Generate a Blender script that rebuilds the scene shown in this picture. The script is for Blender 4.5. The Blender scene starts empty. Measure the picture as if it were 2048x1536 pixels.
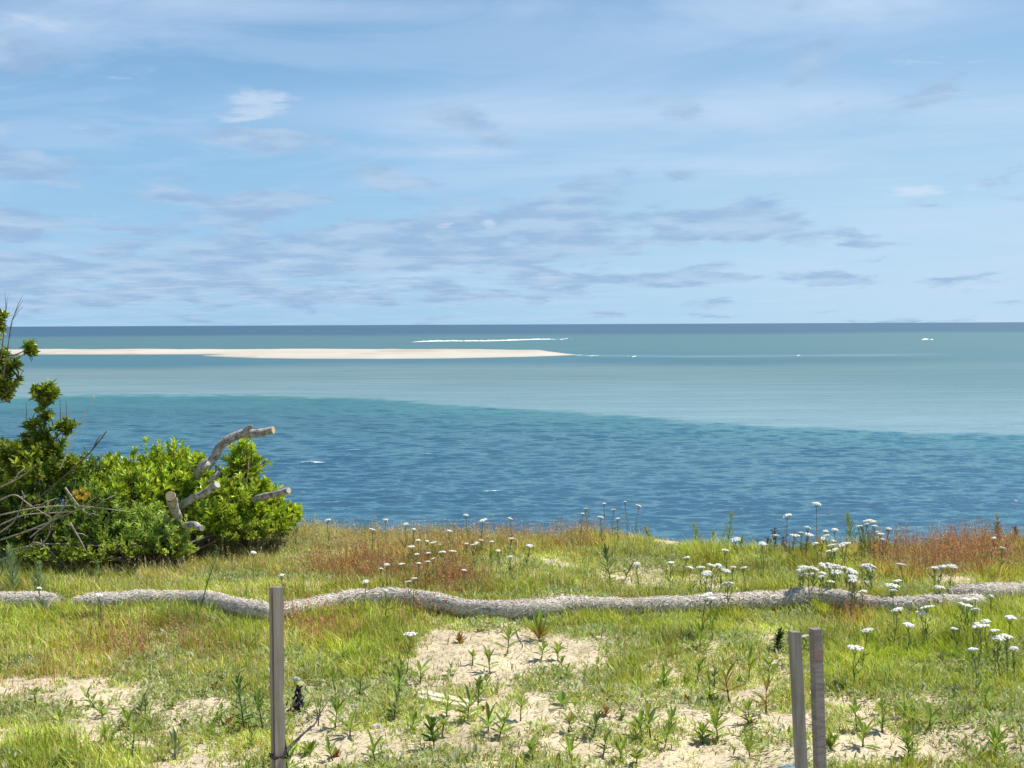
import bpy, math, random
import numpy as np
from mathutils import Vector, Matrix, noise
R = math.radians
random.seed(7)
rng = np.random.default_rng(11)
S = bpy.context.scene
C = S.collection

# ------------------------------------------------------------------ camera
F = 2813.0                      # focal length in photo pixels (2048 wide)
EYE = Vector((0, 0, 2.0))
SEA_Z = -5.0
PITCH, ROLL = R(2.44), R(0.25)
cd = bpy.data.cameras.new("camera"); cam = bpy.data.objects.new("camera", cd); C.objects.link(cam)
cd.sensor_width = 36; cd.lens = 36 * F / 2048; cd.clip_start = 0.1; cd.clip_end = 60000
cam_rot = Matrix.Rotation(math.pi/2 - PITCH, 3, 'X') @ Matrix.Rotation(-ROLL, 3, 'Z')
cam.matrix_world = Matrix.Translation(EYE) @ cam_rot.to_4x4()
S.camera = cam

# ------------------------------------------------------------------ light
SUN_EL, SUN_AZ = R(60), R(20)   # azimuth measured from +X (right) towards +Y (sea)
sd = bpy.data.lights.new("sun", 'SUN'); sun = bpy.data.objects.new("sun", sd); C.objects.link(sun)
sd.energy = 4.6; sd.angle = R(0.6); sd.color = (1.0, 0.955, 0.88)
sdir = Vector((math.cos(SUN_EL)*math.cos(SUN_AZ), math.cos(SUN_EL)*math.sin(SUN_AZ), math.sin(SUN_EL)))
sun.rotation_euler = sdir.to_track_quat('Z', 'Y').to_euler()
S.view_settings.view_transform = 'Standard'; S.view_settings.look = 'None'
S.view_settings.gamma = 1; S.view_settings.exposure = 0.42

# ------------------------------------------------------------------ node helper
class NT:
    def __init__(s, tree): s.t = tree; s.n = tree.nodes; s.l = tree.links
    def link(s, a, b): s.l.new(a, b)
    def _in(s, sock, v):
        if v is None: return
        if hasattr(v, 'is_output') or hasattr(v, 'links'): s.l.new(v, sock)
        else:
            if isinstance(v, (tuple, list)) and len(v) == 3 and len(sock.default_value) == 4: v = (*v, 1)
            sock.default_value = v
    def m(s, op, a, b=None, c=None, clamp=False):
        n = s.n.new('ShaderNodeMath'); n.operation = op; n.use_clamp = clamp
        for i, v in enumerate((a, b, c)): s._in(n.inputs[i], v) if v is not None else None
        return n.outputs[0]
    def noise(s, vec, scale, detail=4, rough=0.55, dist=0.0, typ=None):
        n = s.n.new('ShaderNodeTexNoise'); s._in(n.inputs['Vector'], vec)
        n.inputs['Scale'].default_value = scale; n.inputs['Detail'].default_value = detail
        n.inputs['Roughness'].default_value = rough; n.inputs['Distortion'].default_value = dist
        return n.outputs['Fac']
    def mapr(s, v, a, b, c=0.0, d=1.0, smooth=True):
        n = s.n.new('ShaderNodeMapRange'); n.interpolation_type = 'SMOOTHSTEP' if smooth else 'LINEAR'
        n.inputs['From Min'].default_value = a; n.inputs['From Max'].default_value = b
        n.inputs['To Min'].default_value = c; n.inputs['To Max'].default_value = d
        s._in(n.inputs['Value'], v); return n.outputs[0]
    def mix(s, f, a, b, mode='MIX'):
        n = s.n.new('ShaderNodeMix'); n.data_type = 'RGBA'; n.blend_type = mode
        s._in(n.inputs[0], f); s._in(n.inputs[6], a); s._in(n.inputs[7], b); return n.outputs[2]
    def comb(s, x, y, z):
        n = s.n.new('ShaderNodeCombineXYZ')
        for i, v in enumerate((x, y, z)): s._in(n.inputs[i], v)
        return n.outputs[0]
    def ramp(s, f, stops):
        n = s.n.new('ShaderNodeValToRGB'); s._in(n.inputs[0], f); e = n.color_ramp.elements
        while len(e) < len(stops): e.new(0.5)
        for el, (p, c) in zip(e, stops): el.position = p; el.color = (*c, 1)
        return n.outputs[0]

# ------------------------------------------------------------------ world: Nishita sky with thin clouds by direction
W = bpy.data.worlds.new("World"); S.world = W; W.use_nodes = True
w = NT(W.node_tree)
for n in list(w.n): w.n.remove(n)
sky = w.n.new('ShaderNodeTexSky'); sky.sky_type = 'NISHITA'; sky.sun_disc = False
sky.sun_elevation = SUN_EL; sky.sun_rotation = math.pi/2 - SUN_AZ
sky.altitude = 0; sky.air_density = 1.0; sky.dust_density = 0.3; sky.ozone_density = 3.0
tc = w.n.new('ShaderNodeTexCoord'); sp = w.n.new('ShaderNodeSeparateXYZ'); w.link(tc.outputs['Generated'], sp.inputs[0])
dx, dy, dz = sp.outputs
z = w.m('MAXIMUM', dz, 0.0)
iz = w.m('DIVIDE', 1.0, w.m('ADD', z, 0.07))
u = w.m('MULTIPLY', dx, iz); v = w.m('MULTIPLY', dy, iz)
pv = w.comb(u, v, 0.0)
iz2 = w.m('DIVIDE', 1.0, w.m('ADD', z, 0.115)); u2 = w.m('MULTIPLY', dx, iz2); v2 = w.m('MULTIPLY', dy, iz2)
skycol = w.mix(1.0, sky.outputs[0], (0.74, 0.96, 1.04), 'MULTIPLY')
low = w.mapr(z, 0.0, 0.34, 1.0, 0.0)
side = w.mapr(dx, -0.22, 0.36)
hor = w.mix(side, (3.35, 5.75, 8.25), (4.7, 6.9, 8.8))
top = w.mix(side, (2.6, 4.9, 8.2), (4.1, 6.2, 8.6))
lowc = w.mix(w.mapr(z, 0.0, 0.22), hor, top)
base = w.mix(w.m('MULTIPLY', low, 0.9), skycol, lowc)
# soft cirrus streaks
rot = w.comb(w.m('ADD', u, w.m('MULTIPLY', v, 0.25)), w.m('MULTIPLY', v, 1.2), 3.0)
ci = w.noise(rot, 0.8, 8, 0.6, 0.7)
def blob(px, py, rx, ry, soft=1.0):
    cx, cz = (px-1024)/F, (648-py)/F
    a = w.m('DIVIDE', w.m('SUBTRACT', dx, cx), rx/F); b = w.m('DIVIDE', w.m('SUBTRACT', dz, cz), ry/F)
    r2 = w.m('ADD', w.m('MULTIPLY', a, a), w.m('MULTIPLY', b, b))
    return w.m('POWER', 2.718, w.m('MULTIPLY', r2, -1.0))
def sumn(l):
    o = l[0]
    for k in l[1:]: o = w.m('ADD', o, k)
    return o
cirmask = sumn([blob(1000, 240, 420, 45), blob(90, 90, 260, 32), blob(1650, 60, 420, 60), blob(1750, 230, 420, 60),
                blob(1450, 350, 420, 34), blob(900, 310, 160, 12), blob(500, 40, 500, 22), blob(1900, 520, 500, 110), w.m('MULTIPLY', blob(300, 545, 900, 60), 0.55)])
cf = w.m('MULTIPLY', w.mapr(ci, 0.28, 0.62), w.m('MULTIPLY', cirmask, 0.62), clamp=True)
cf = w.m('ADD', cf, w.m('MULTIPLY', w.mapr(w.noise(rot, 1.1, 8, 0.6, 0.8), 0.42, 0.66), 0.28), clamp=True)
c1 = w.mix(cf, base, (5.3, 6.75, 8.75))
# grey-blue cumulus banks low over the sea
cn = w.noise(w.comb(w.m('MULTIPLY', u2, 1.0), w.m('MULTIPLY', v2, 0.62), 0.6), 3.0, 8, 0.54, 0.15)
bank = sumn([blob(620, 500, 330, 62), blob(1000, 480, 260, 62), blob(150, 560, 420, 52), blob(1450, 448, 230, 42), blob(60, 360, 140, 52),
             blob(520, 280, 95, 26), blob(60, 455, 120, 30), blob(560, 400, 110, 22), blob(1130, 335, 60, 22), blob(1365, 355, 40, 16), blob(800, 590, 500, 18),
             w.m('MULTIPLY', blob(100, 150, 260, 40), 0.7), w.m('MULTIPLY', blob(150, 285, 200, 28), 0.6), w.m('MULTIPLY', blob(1830, 220, 90, 22), .6),
             w.m('MULTIPLY', blob(1380, 560, 340, 14), 0.75), w.m('MULTIPLY', blob(1740, 497, 80, 7), 0.9), blob(370, 400, 60, 20)])
bank = w.m('MINIMUM', bank, 1.0)
g = w.mapr(w.m('ADD', cn, w.m('MULTIPLY', bank, 0.235)), 0.56, 0.70)
cin = w.noise(w.comb(w.m('MULTIPLY', u2, 1.0), w.m('MULTIPLY', v2, .9), 7.0), 4.0, 7, 0.55)
ccol = w.mix(w.mapr(cin, 0.38, 0.66), (3.0, 4.55, 6.8), (4.4, 5.9, 7.8))
c2 = w.mix(w.m('MULTIPLY', g, 0.80), c1, ccol)
# few bright cloud tops
wn = w.noise(pv, 4.5, 8, 0.6, 0.2)
wh = sumn([blob(560, 212, 80, 18), blob(515, 245, 60, 14), blob(1810, 397, 90, 11), w.m('MULTIPLY', blob(80, 98, 150, 20), 0.8),
           w.m('MULTIPLY', blob(560, 524, 45, 10), .8), w.m('MULTIPLY', blob(890, 448, 20, 10), .9), w.m('MULTIPLY', blob(980, 450, 14, 12), .8), w.m('MULTIPLY', blob(15, 445, 60, 18), .7), w.m('MULTIPLY', blob(20, 365, 60, 12), .6)])
wf = w.mapr(w.m('ADD', w.m('MULTIPLY', wn, 1.5), w.m('MULTIPLY', wh, 0.35)), 0.86, 1.22)
wf = w.m('MULTIPLY', wf, w.m('MINIMUM', w.m('MULTIPLY', wh, 1.0), 0.5), clamp=True)
wf = w.m('ADD', wf, w.m('MULTIPLY', w.mapr(w.m('ADD', w.noise(w.comb(w.m('MULTIPLY', u, 1.0), w.m('MULTIPLY', v, 1.5), 4.0), 3.2, 9, .65), w.m('MULTIPLY', w.m('MINIMUM', blob(450, 570, 900, 70), 1.0), .14)), .64, .74), .22), clamp=True)
c3 = w.mix(wf, c2, (7.0, 7.7, 9.0))
bg = w.n.new('ShaderNodeBackground'); w.link(c3, bg.inputs[0]); bg.inputs[1].default_value = 0.079
wo = w.n.new('ShaderNodeOutputWorld'); w.link(bg.outputs[0], wo.inputs[0])

# ------------------------------------------------------------------ projection helpers (photo pixel <-> place)
MR = np.array(cam_rot)
def ray(px, py):
    d = cam_rot @ Vector(((px-1024)/F, (768-py)/F, -1.0)); return d
def on_plane(px, py, h=0.0):
    d = ray(px, py); t = (h - EYE.z) / d.z; return EYE + d*t
def at_dist(px, py, Y):
    d = ray(px, py); return EYE + d*(Y/d.y)
def project(P):
    q = (np.asarray(P) - np.array(EYE)) @ MR
    return 1024 + F*q[..., 0]/(-q[..., 2]), 768 - F*q[..., 1]/(-q[..., 2])

# ------------------------------------------------------------------ object helpers
def tag(o, label=None, cat=None, group=None, kind=None):
    if label: o['label'] = label
    if cat: o['category'] = cat
    if group: o['group'] = group
    if kind: o['kind'] = kind
    return o
def thing(name, loc, label, cat, group=None):
    o = bpy.data.objects.new(name, None); o.empty_display_size = 0.1; C.objects.link(o); o.location = loc
    return tag(o, label, cat, group)
def mesh_obj(name, V, faces, mat, parent=None, col=None, smooth=False):
    """V (n,3); faces = list of int arrays each (m,k); coordinates local to parent"""
    me = bpy.data.meshes.new(name); V = np.asarray(V, dtype=np.float32)
    me.vertices.add(len(V)); me.vertices.foreach_set('co', V.ravel())
    faces = [np.asarray(f, dtype=np.int32) for f in faces if len(f)]
    loops = np.concatenate([f.ravel() for f in faces]); tot = np.concatenate([np.full(len(f), f.shape[1], dtype=np.int32) for f in faces])
    st = np.concatenate([[0], np.cumsum(tot)[:-1]]).astype(np.int32)
    me.loops.add(len(loops)); me.loops.foreach_set('vertex_index', loops)
    me.polygons.add(len(tot)); me.polygons.foreach_set('loop_start', st)
    me.update(calc_edges=True); me.validate()
    if col is not None:
        a = me.color_attributes.new('col', 'FLOAT_COLOR', 'POINT')
        c = np.ones((len(V), 4), dtype=np.float32); c[:, :3] = col; a.data.foreach_set('color', c.ravel())
    me.polygons.foreach_set('use_smooth', np.full(len(me.polygons), bool(smooth)))
    me.materials.append(mat)
    o = bpy.data.objects.new(name, me); C.objects.link(o)
    if parent: o.parent = parent
    return o
class Acc:
    """collects pieces of one mesh"""
    def __init__(s): s.V = []; s.F = {}; s.C = []; s.n = 0
    def add(s, V, Fs, col=None):
        V = np.asarray(V, dtype=float); s.V.append(V)
        for f in Fs:
            f = np.asarray(f)
            if len(f): s.F.setdefault(f.shape[1], []).append(f + s.n)
        s.C.append(np.broadcast_to(np.asarray(col if col is not None else (1, 1, 1), dtype=float), (len(V), 3)))
        s.n += len(V)
    def build(s, name, mat, parent=None, smooth=False, origin=None):
        V = np.concatenate(s.V)
        if origin is not None: V = V - np.array(origin)
        return mesh_obj(name, V, [np.concatenate(f) for f in s.F.values()], mat, parent, np.concatenate(s.C), smooth)
def tube(path, rad, seg=8, caps=True, jit=0.0):
    P = [Vector(p) for p in path]; n = len(P); rad = rad if hasattr(rad, '__len__') else [rad]*n
    V = []; ref = Vector((0, 0, 1))
    for i in range(n):
        t = (P[min(i+1, n-1)] - P[max(i-1, 0)]).normalized()
        a = t.cross(ref)
        if a.length < 0.15: a = t.cross(Vector((1, 0, 0)))
        a.normalize(); b = a.cross(t)
        for k in range(seg):
            th = 2*math.pi*k/seg; r = rad[i]*(1 + (jit*noise.noise(P[i]*9 + Vector((k*1.7, 0, 0))) if jit else 0))
            V.append(P[i] + a*math.cos(th)*r + b*math.sin(th)*r)
    Q = [(i*seg+k, i*seg+(k+1) % seg, (i+1)*seg+(k+1) % seg, (i+1)*seg+k) for i in range(n-1) for k in range(seg)]
    T = []
    if caps:
        V.append(P[0]); V.append(P[-1]); c0, c1 = n*seg, n*seg+1
        for k in range(seg):
            T.append((c0, (k+1) % seg, k)); T.append((c1, (n-1)*seg+k, (n-1)*seg+(k+1) % seg))
    return np.array([list(p) for p in V]), [np.array(Q), np.array(T).reshape(-1, 3)]
def spline(pts, n):
    P = [Vector(p) for p in pts]; P = [2*P[0]-P[1]] + P + [2*P[-1]-P[-2]]; out = []
    m = len(P)-3
    for j in range(n):
        s = j/(n-1)*m; i = min(int(s), m-1); t = s-i; a, b, c, d = P[i:i+4]
        out.append(0.5*((2*b) + (c-a)*t + (2*a-5*b+4*c-d)*t*t + (3*b-a-3*c+d)*t**3))
    return out

# ------------------------------------------------------------------ materials
def mat(name):
    m = bpy.data.materials.new(name); m.use_nodes = True; t = NT(m.node_tree)
    b = m.node_tree.nodes['Principled BSDF']; return m, t, b
def leaf_mat(name, trans=0.35, gloss=0.5, spec=0.3, tint=(1, 1, 1)):
    m, t, b = mat(name)
    a = t.n.new('ShaderNodeVertexColor'); a.layer_name = 'col'
    g = t.n.new('ShaderNodeNewGeometry'); nz = t.noise(g.outputs['Position'], 35, 2)
    c = t.mix(1.0, a.outputs[0], t.ramp(nz, [(0.3, (0.8*tint[0], 0.84*tint[1], 0.8*tint[2])), (0.7, (1.15*tint[0], 1.1*tint[1], 1.1*tint[2]))]), 'MULTIPLY')
    t.link(c, b.inputs['Base Color']); b.inputs['Roughness'].default_value = gloss; b.inputs['Specular IOR Level'].default_value = spec
    tr = t.n.new('ShaderNodeBsdfTranslucent'); t.link(t.mix(1.0, c, (1.25, 1.15, 0.6), 'MULTIPLY'), tr.inputs[0])
    mx = t.n.new('ShaderNodeMixShader'); mx.inputs[0].default_value = trans
    t.link(b.outputs[0], mx.inputs[1]); t.link(tr.outputs[0], mx.inputs[2])
    t.link(mx.outputs[0], t.n['Material Output'].inputs[0]); return m
M_GRASS = leaf_mat('grass_blades', 0.30, 0.55, 0.25)
M_LEAF = leaf_mat('leaf_glossy', 0.32, 0.38, 0.45)
M_HERB = leaf_mat('herb_leaf', 0.35, 0.55, 0.3)
M_DRY = leaf_mat('dry_stalk', 0.15, 0.8, 0.1)
def petal():
    m, t, b = mat('white_petals'); g = t.n.new('ShaderNodeNewGeometry')
    nz = t.noise(g.outputs['Position'], 160, 2)
    t.link(t.ramp(nz, [(0.35, (0.74, 0.73, 0.60)), (0.6, (0.88, 0.87, 0.80))]), b.inputs['Base Color']); b.inputs['Roughness'].default_value = 0.7
    return m
M_PETAL = petal()
def sand(name, dark=1.0, bar=False):
    m, t, b = mat(name); g = t.n.new('ShaderNodeNewGeometry'); p = g.outputs['Position']
    if bar:
        n1 = t.noise(p, 0.05, 4); c = t.ramp(n1, [(0.3, (0.43, 0.385, 0.32)), (0.7, (0.53, 0.485, 0.41))])
        n2 = t.noise(p, 0.02, 6, 0.7, 0.5); c = t.mix(t.mapr(n2, 0.54, 0.62, 0, 0.6), c, (0.36, 0.30, 0.20)); c = t.mix(t.mapr(t.noise(p, .4, 6, .7), .5, .7, 0, .35), c, (0.40, 0.36, 0.29))
        sx = t.n.new('ShaderNodeSeparateXYZ'); t.link(p, sx.inputs[0])
        wet = t.mapr(sx.outputs[2], SEA_Z+0.02, SEA_Z+0.22, 1, 0); c = t.mix(t.m('MULTIPLY', wet, 0.75), c, (0.36, 0.34, 0.27))
        t.link(c, b.inputs['Base Color']); b.inputs['Roughness'].default_value = 0.9; return m
    n1 = t.noise(p, 1.3, 5, 0.6); n2 = t.noise(p, 22, 6, 0.7); n3 = t.noise(p, 90, 4, 0.7); n4 = t.noise(p, 7, 5, 0.65, 0.4)
    c = t.ramp(n1, [(0.3, (0.52, 0.425, 0.285)), (0.55, (0.70, 0.585, 0.40)), (0.75, (0.60, 0.52, 0.39))])
    c = t.mix(t.mapr(n4, 0.54, 0.68, 0, 0.45), c, (0.36, 0.295, 0.19))
    c = t.mix(t.mapr(n2, 0.60, 0.72, 0, 0.75), c, (0.17, 0.125, 0.075))
    c = t.mix(t.mapr(n3, 0.56, 0.68, 0, 0.6), c, (0.70, 0.60, 0.46))
    c = t.mix(t.mapr(n3, 0.44, 0.34, 0, 0.6), c, (0.16, 0.13, 0.08))
    bump = t.n.new('ShaderNodeBump'); bump.inputs['Strength'].default_value = 0.75; bump.inputs['Distance'].default_value = 0.025
    t.link(t.m('ADD', t.m('MULTIPLY', n2, 0.8), t.m('MULTIPLY', n3, 0.35)), bump.inputs['Height']); t.link(bump.outputs[0], b.inputs['Normal'])
    t.link(c, b.inputs['Base Color']); b.inputs['Roughness'].default_value = 0.95; b.inputs['Specular IOR Level'].default_value = 0.15
    return m
M_SAND = sand('bank_sand'); M_BAR = sand('bar_sand', bar=True)
def wood(name, c0, c1, cut=False, ring=False):
    m, t, b = mat(name); g = t.n.new('ShaderNodeTexCoord'); mp = t.n.new('ShaderNodeMapping'); t.link(g.outputs['Object'], mp.inputs[0])
    mp.inputs['Scale'].default_value = (30, 30, 140) if ring else (60, 60, 3)
    n1 = t.noise(mp.outputs[0], 1.0, 5, 0.65); n2 = t.noise(g.outputs['Object'], 6, 3)
    c = t.ramp(n1, [(0.3, c0), (0.7, c1)]); c = t.mix(t.mapr(n2, 0.5, 0.75, 0, 0.45), c, tuple(x*0.55 for x in c0))
    t.link(c, b.inputs['Base Color']); b.inputs['Roughness'].default_value = 0.85; b.inputs['Specular IOR Level'].default_value = 0.2
    bump = t.n.new('ShaderNodeBump'); bump.inputs['Strength'].default_value = 0.6; bump.inputs['Distance'].default_value = 0.002
    t.link(n1, bump.inputs['Height']); t.link(bump.outputs[0], b.inputs['Normal']); return m
M_STAKE = wood('weathered_pine', (0.16, 0.145, 0.12), (0.31, 0.28, 0.235))
M_STAKE2 = wood('silvered_pine', (0.15, 0.145, 0.125), (0.29, 0.285, 0.25))
M_STAKE3 = wood('sawn_grey_pine', (0.15, 0.135, 0.125), (0.29, 0.265, 0.25), ring=True)
M_REDMARK = wood('red_stained_wood', (0.18, 0.13, 0.11), (0.28, 0.21, 0.185), ring=True)
M_PLANK = wood('bleached_board', (0.60, 0.52, 0.36), (0.80, 0.73, 0.56))
M_CUT = wood('cut_wood', (0.46, 0.33, 0.19), (0.62, 0.47, 0.29))
M_CUTGREY = wood('weathered_cut_wood', (0.40, 0.37, 0.31), (0.58, 0.52, 0.43))
def bark():
    m, t, b = mat('grey_bark'); g = t.n.new('ShaderNodeNewGeometry'); p = g.outputs['Position']
    n1 = t.noise(p, 22, 6, 0.7); n2 = t.noise(p, 80, 4, 0.7)
    c = t.ramp(n1, [(0.36, (0.12, 0.10, 0.08)), (0.46, (0.28, 0.26, 0.23)), (0.60, (0.52, 0.50, 0.46))])
    c = t.mix(t.mapr(n2, 0.55, 0.7, 0, 0.5), c, (0.09, 0.075, 0.06))
    bump = t.n.new('ShaderNodeBump'); bump.inputs['Strength'].default_value = 0.8; bump.inputs['Distance'].default_value = 0.01
    t.link(n1, bump.inputs['Height']); t.link(bump.outputs[0], b.inputs['Normal'])
    t.link(c, b.inputs['Base Color']); b.inputs['Roughness'].default_value = 0.9; return m
M_BARK = bark()
def plain(name, col, rough=0.7, var=0.3, sc=20):
    m, t, b = mat(name); g = t.n.new('ShaderNodeNewGeometry'); nz = t.noise(g.outputs['Position'], sc, 4, 0.65)
    t.link(t.ramp(nz, [(0.3, tuple(x*(1-var) for x in col)), (0.7, tuple(min(1, x*(1+var)) for x in col))]), b.inputs['Base Color'])
    b.inputs['Roughness'].default_value = rough; return m
M_TWIG = plain('brown_twig', (0.13, 0.10, 0.07)); M_DEAD = plain('dead_grey_twig', (0.34, 0.29, 0.22)); M_PALE = plain('pale_twig', (0.60, 0.54, 0.45))
M_BLACK = plain('black_cord', (0.012, 0.011, 0.012), 0.6); M_STONE = plain('pale_stone', (0.52, 0.48, 0.43), 0.8, 0.25)
M_CHAR = plain('dark_withered', (0.02, 0.017, 0.02), 0.8); M_BLUE = plain('blue_grey_cloth', (0.20, 0.26, 0.33), 0.9, 0.3, 60)
M_YEL = plain('yellow_petals', (0.85, 0.55, 0.04), 0.6, 0.2, 50); M_FLUFF = plain('white_down', (0.75, 0.74, 0.70), 0.9, 0.15, 60)
def straw():
    m, t, b = mat('straw_fibre'); a = t.n.new('ShaderNodeVertexColor'); a.layer_name = 'col'
    t.link(a.outputs[0], b.inputs['Base Color']); b.inputs['Roughness'].default_value = 0.8; b.inputs['Specular IOR Level'].default_value = 0.2; return m
M_STRAW = straw(); M_CORE = plain('packed_straw', (0.36, 0.305, 0.24), 0.95, 0.5, 45)

# ------------------------------------------------------------------ terrain
EDGE_PX = [(-1500, 1062), (0, 1062), (600, 1062), (900, 1066), (1180, 1068), (1290, 1073), (1370, 1078), (1450, 1086), (1520, 1096), (1620, 1092), (1760, 1084), (1950, 1080), (2048, 1084), (3500, 1084)]
_e = [on_plane(a, b, 0.0) for a, b in EDGE_PX]
EX = np.array([p.x for p in _e]); EY = np.array([p.y for p in _e])
def edge_y(x): return np.interp(x, EX, EY)
def vnoise(x, y, s, seed=0):
    """smooth value noise, numpy"""
    x = np.asarray(x)/s + seed*17.31; y = np.asarray(y)/s + seed*9.77
    xi = np.floor(x).astype(int); yi = np.floor(y).astype(int); fx = x-xi; fy = y-yi
    fx = fx*fx*(3-2*fx); fy = fy*fy*(3-2*fy)
    def h(a, b):
        v = np.sin(a*127.1 + b*311.7 + seed*74.7)*43758.5453; return v - np.floor(v)
    return (h(xi, yi)*(1-fx)+h(xi+1, yi)*fx)*(1-fy) + (h(xi, yi+1)*(1-fx)+h(xi+1, yi+1)*fx)*fy
def fbm(x, y, s, seed=0, o=4):
    r = 0; a = 0.5; t = 0
    for k in range(o): r = r + a*vnoise(x, y, s/2**k, seed+k); t += a; a *= 0.5
    return r/t
def ground_z(x, y):
    x = np.asarray(x, float); y = np.asarray(y, float)
    z = (fbm(x, y, 1.6, 3)-0.5)*0.10 + (fbm(x, y, 0.25, 5, 3)-0.5)*0.06
    e = y - edge_y(x) + (fbm(x, y, 0.8, 8)-0.5)*0.5
    drop = np.where(e > -0.3, 0.9*(np.sqrt((e+0.3)**2+0.09)-0.3), 0.0)
    return np.maximum(z - drop, SEA_Z-0.6)
xs = np.concatenate([np.linspace(-60, -8, 30)[:-1], np.arange(-8, 8, 0.045), np.linspace(8, 60, 30)])
ys = np.concatenate([np.linspace(-20, 4.5, 25)[:-1], np.arange(4.5, 15.5, 0.045), np.linspace(15.5, 30, 40)])
GX, GY = np.meshgrid(xs, ys); GZ = ground_z(GX, GY)
def grid_faces(nr, nc):
    i = np.arange(nr-1)[:, None]*nc + np.arange(nc-1)[None, :]
    return np.stack([i, i+1, i+nc+1, i+nc], -1).reshape(-1, 4)
o = mesh_obj('ground', np.stack([GX, GY, GZ], -1).reshape(-1, 3), [grid_faces(*GX.shape)], M_SAND, smooth=True); tag(o, kind='structure')

# ------------------------------------------------------------------ sea
r1 = [30.0]
while r1[-1] < 300: r1.append(r1[-1] + max(0.085, 0.092*(r1[-1]/50)**1.5))
while r1[-1] < 26000: r1.append(r1[-1]*1.03)
r1 = np.array(r1)
an = np.concatenate([np.linspace(-80, -27, 20)[:-1], np.arange(-27, 27, 0.1), np.linspace(27, 80, 20)])*math.pi/180
RR, AA = np.meshgrid(r1, an, indexing='ij'); X = RR*np.sin(AA); Y = RR*np.cos(AA)
spacing = np.maximum(0.085, 0.092*(RR/50)**1.5)
BX = [-600, 0, 200, 400, 700, 900, 1100, 1300, 1500, 1800, 2048, 2600]; BY = [815, 800, 791, 788, 798, 812, 823, 838, 850, 863, 869, 880]
PX, PY = project(np.stack([X, Y, np.full_like(X, SEA_Z)], -1))
wob = (fbm(X, Y, 7.0, 21)-0.5)*12
bnd = np.interp(PX, BX, BY) + wob*np.clip((PY-650)/150, 0, 1)
bnd = bnd + (vnoise(X, Y, 1.6, 23)-.5)*5 + (vnoise(X, Y, .7, 24)-.5)*5
near = np.clip((PY-bnd)/9+0.5, 0, 1); near = near*near*(3-2*near)
H = np.zeros_like(X); wr = np.random.default_rng(5)
for lam in np.geomspace(0.30, 2.0, 64):
    k = 2*math.pi/lam; th = wr.normal(-math.pi/2+0.10, 0.33); ph = wr.uniform(0, 6.28)
    fade = np.clip(lam/(3.0*spacing)-0.5, 0, 1)
    a = 0.043*(1.0 if lam < .8 else (.9/lam)**1.0)/k
    H += a*fade*np.cos(k*(X*math.cos(th)+Y*math.sin(th)) + ph + 1.2*np.sin(ph+X*k*0.09+Y*k*0.05))
gust = 0.55 + 0.9*fbm(X, Y*2.2, 22.0, 31, 4)
H = H*gust*(0.34+0.66*near)
H = H + 1.5*np.maximum(H, 0)**2
def c_(r, g, b): return np.array([r, g, b], float)
DEEP, FARB, TEAL, MID, PALE, GREEN = c_(.009, .066, .072), c_(.003, .052, .115), c_(.040, .120, .132), c_(.028, .110, .145), c_(.160, .238, .24), c_(.020, .130, .120)
def st(x, a, b):
    t = np.clip((x-a)/(b-a), 0, 1); return (t*t*(3-2*t))[..., None]
n1 = fbm(X*0.25, Y, 30, 41, 4)[..., None]; pyw = PY + (n1[..., 0]-0.5)*10
hz = np.interp(PX, [0, 2048], [652, 643]); q = PY - hz
qf = q + (fbm(X, Y*0.3, 120, 44)-0.5)*5
col = FARB + (TEAL-FARB)*st(qf, 17, 25)
midmask = st(q, 50, 62)*(1-0.55*st(PX, 1300, 1900))
col = col + (MID-col)*midmask
pl = np.interp(PX, [0, 300, 700, 1200, 1500, 2048], [76, 78, 72, 76, 80, 74])
colp = PALE*(0.80+0.22*st(q, 80, 160)) + (n1-0.5)*c_(.05, .045, .04)
right = st(PX, 1250, 2000)
colp = colp + (c_(.06, .15, .165)-colp)*(right*(1-st(q, 110, 200)))*0.5
col = col + (colp-col)*st(qf-pl, 0, 16)
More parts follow.
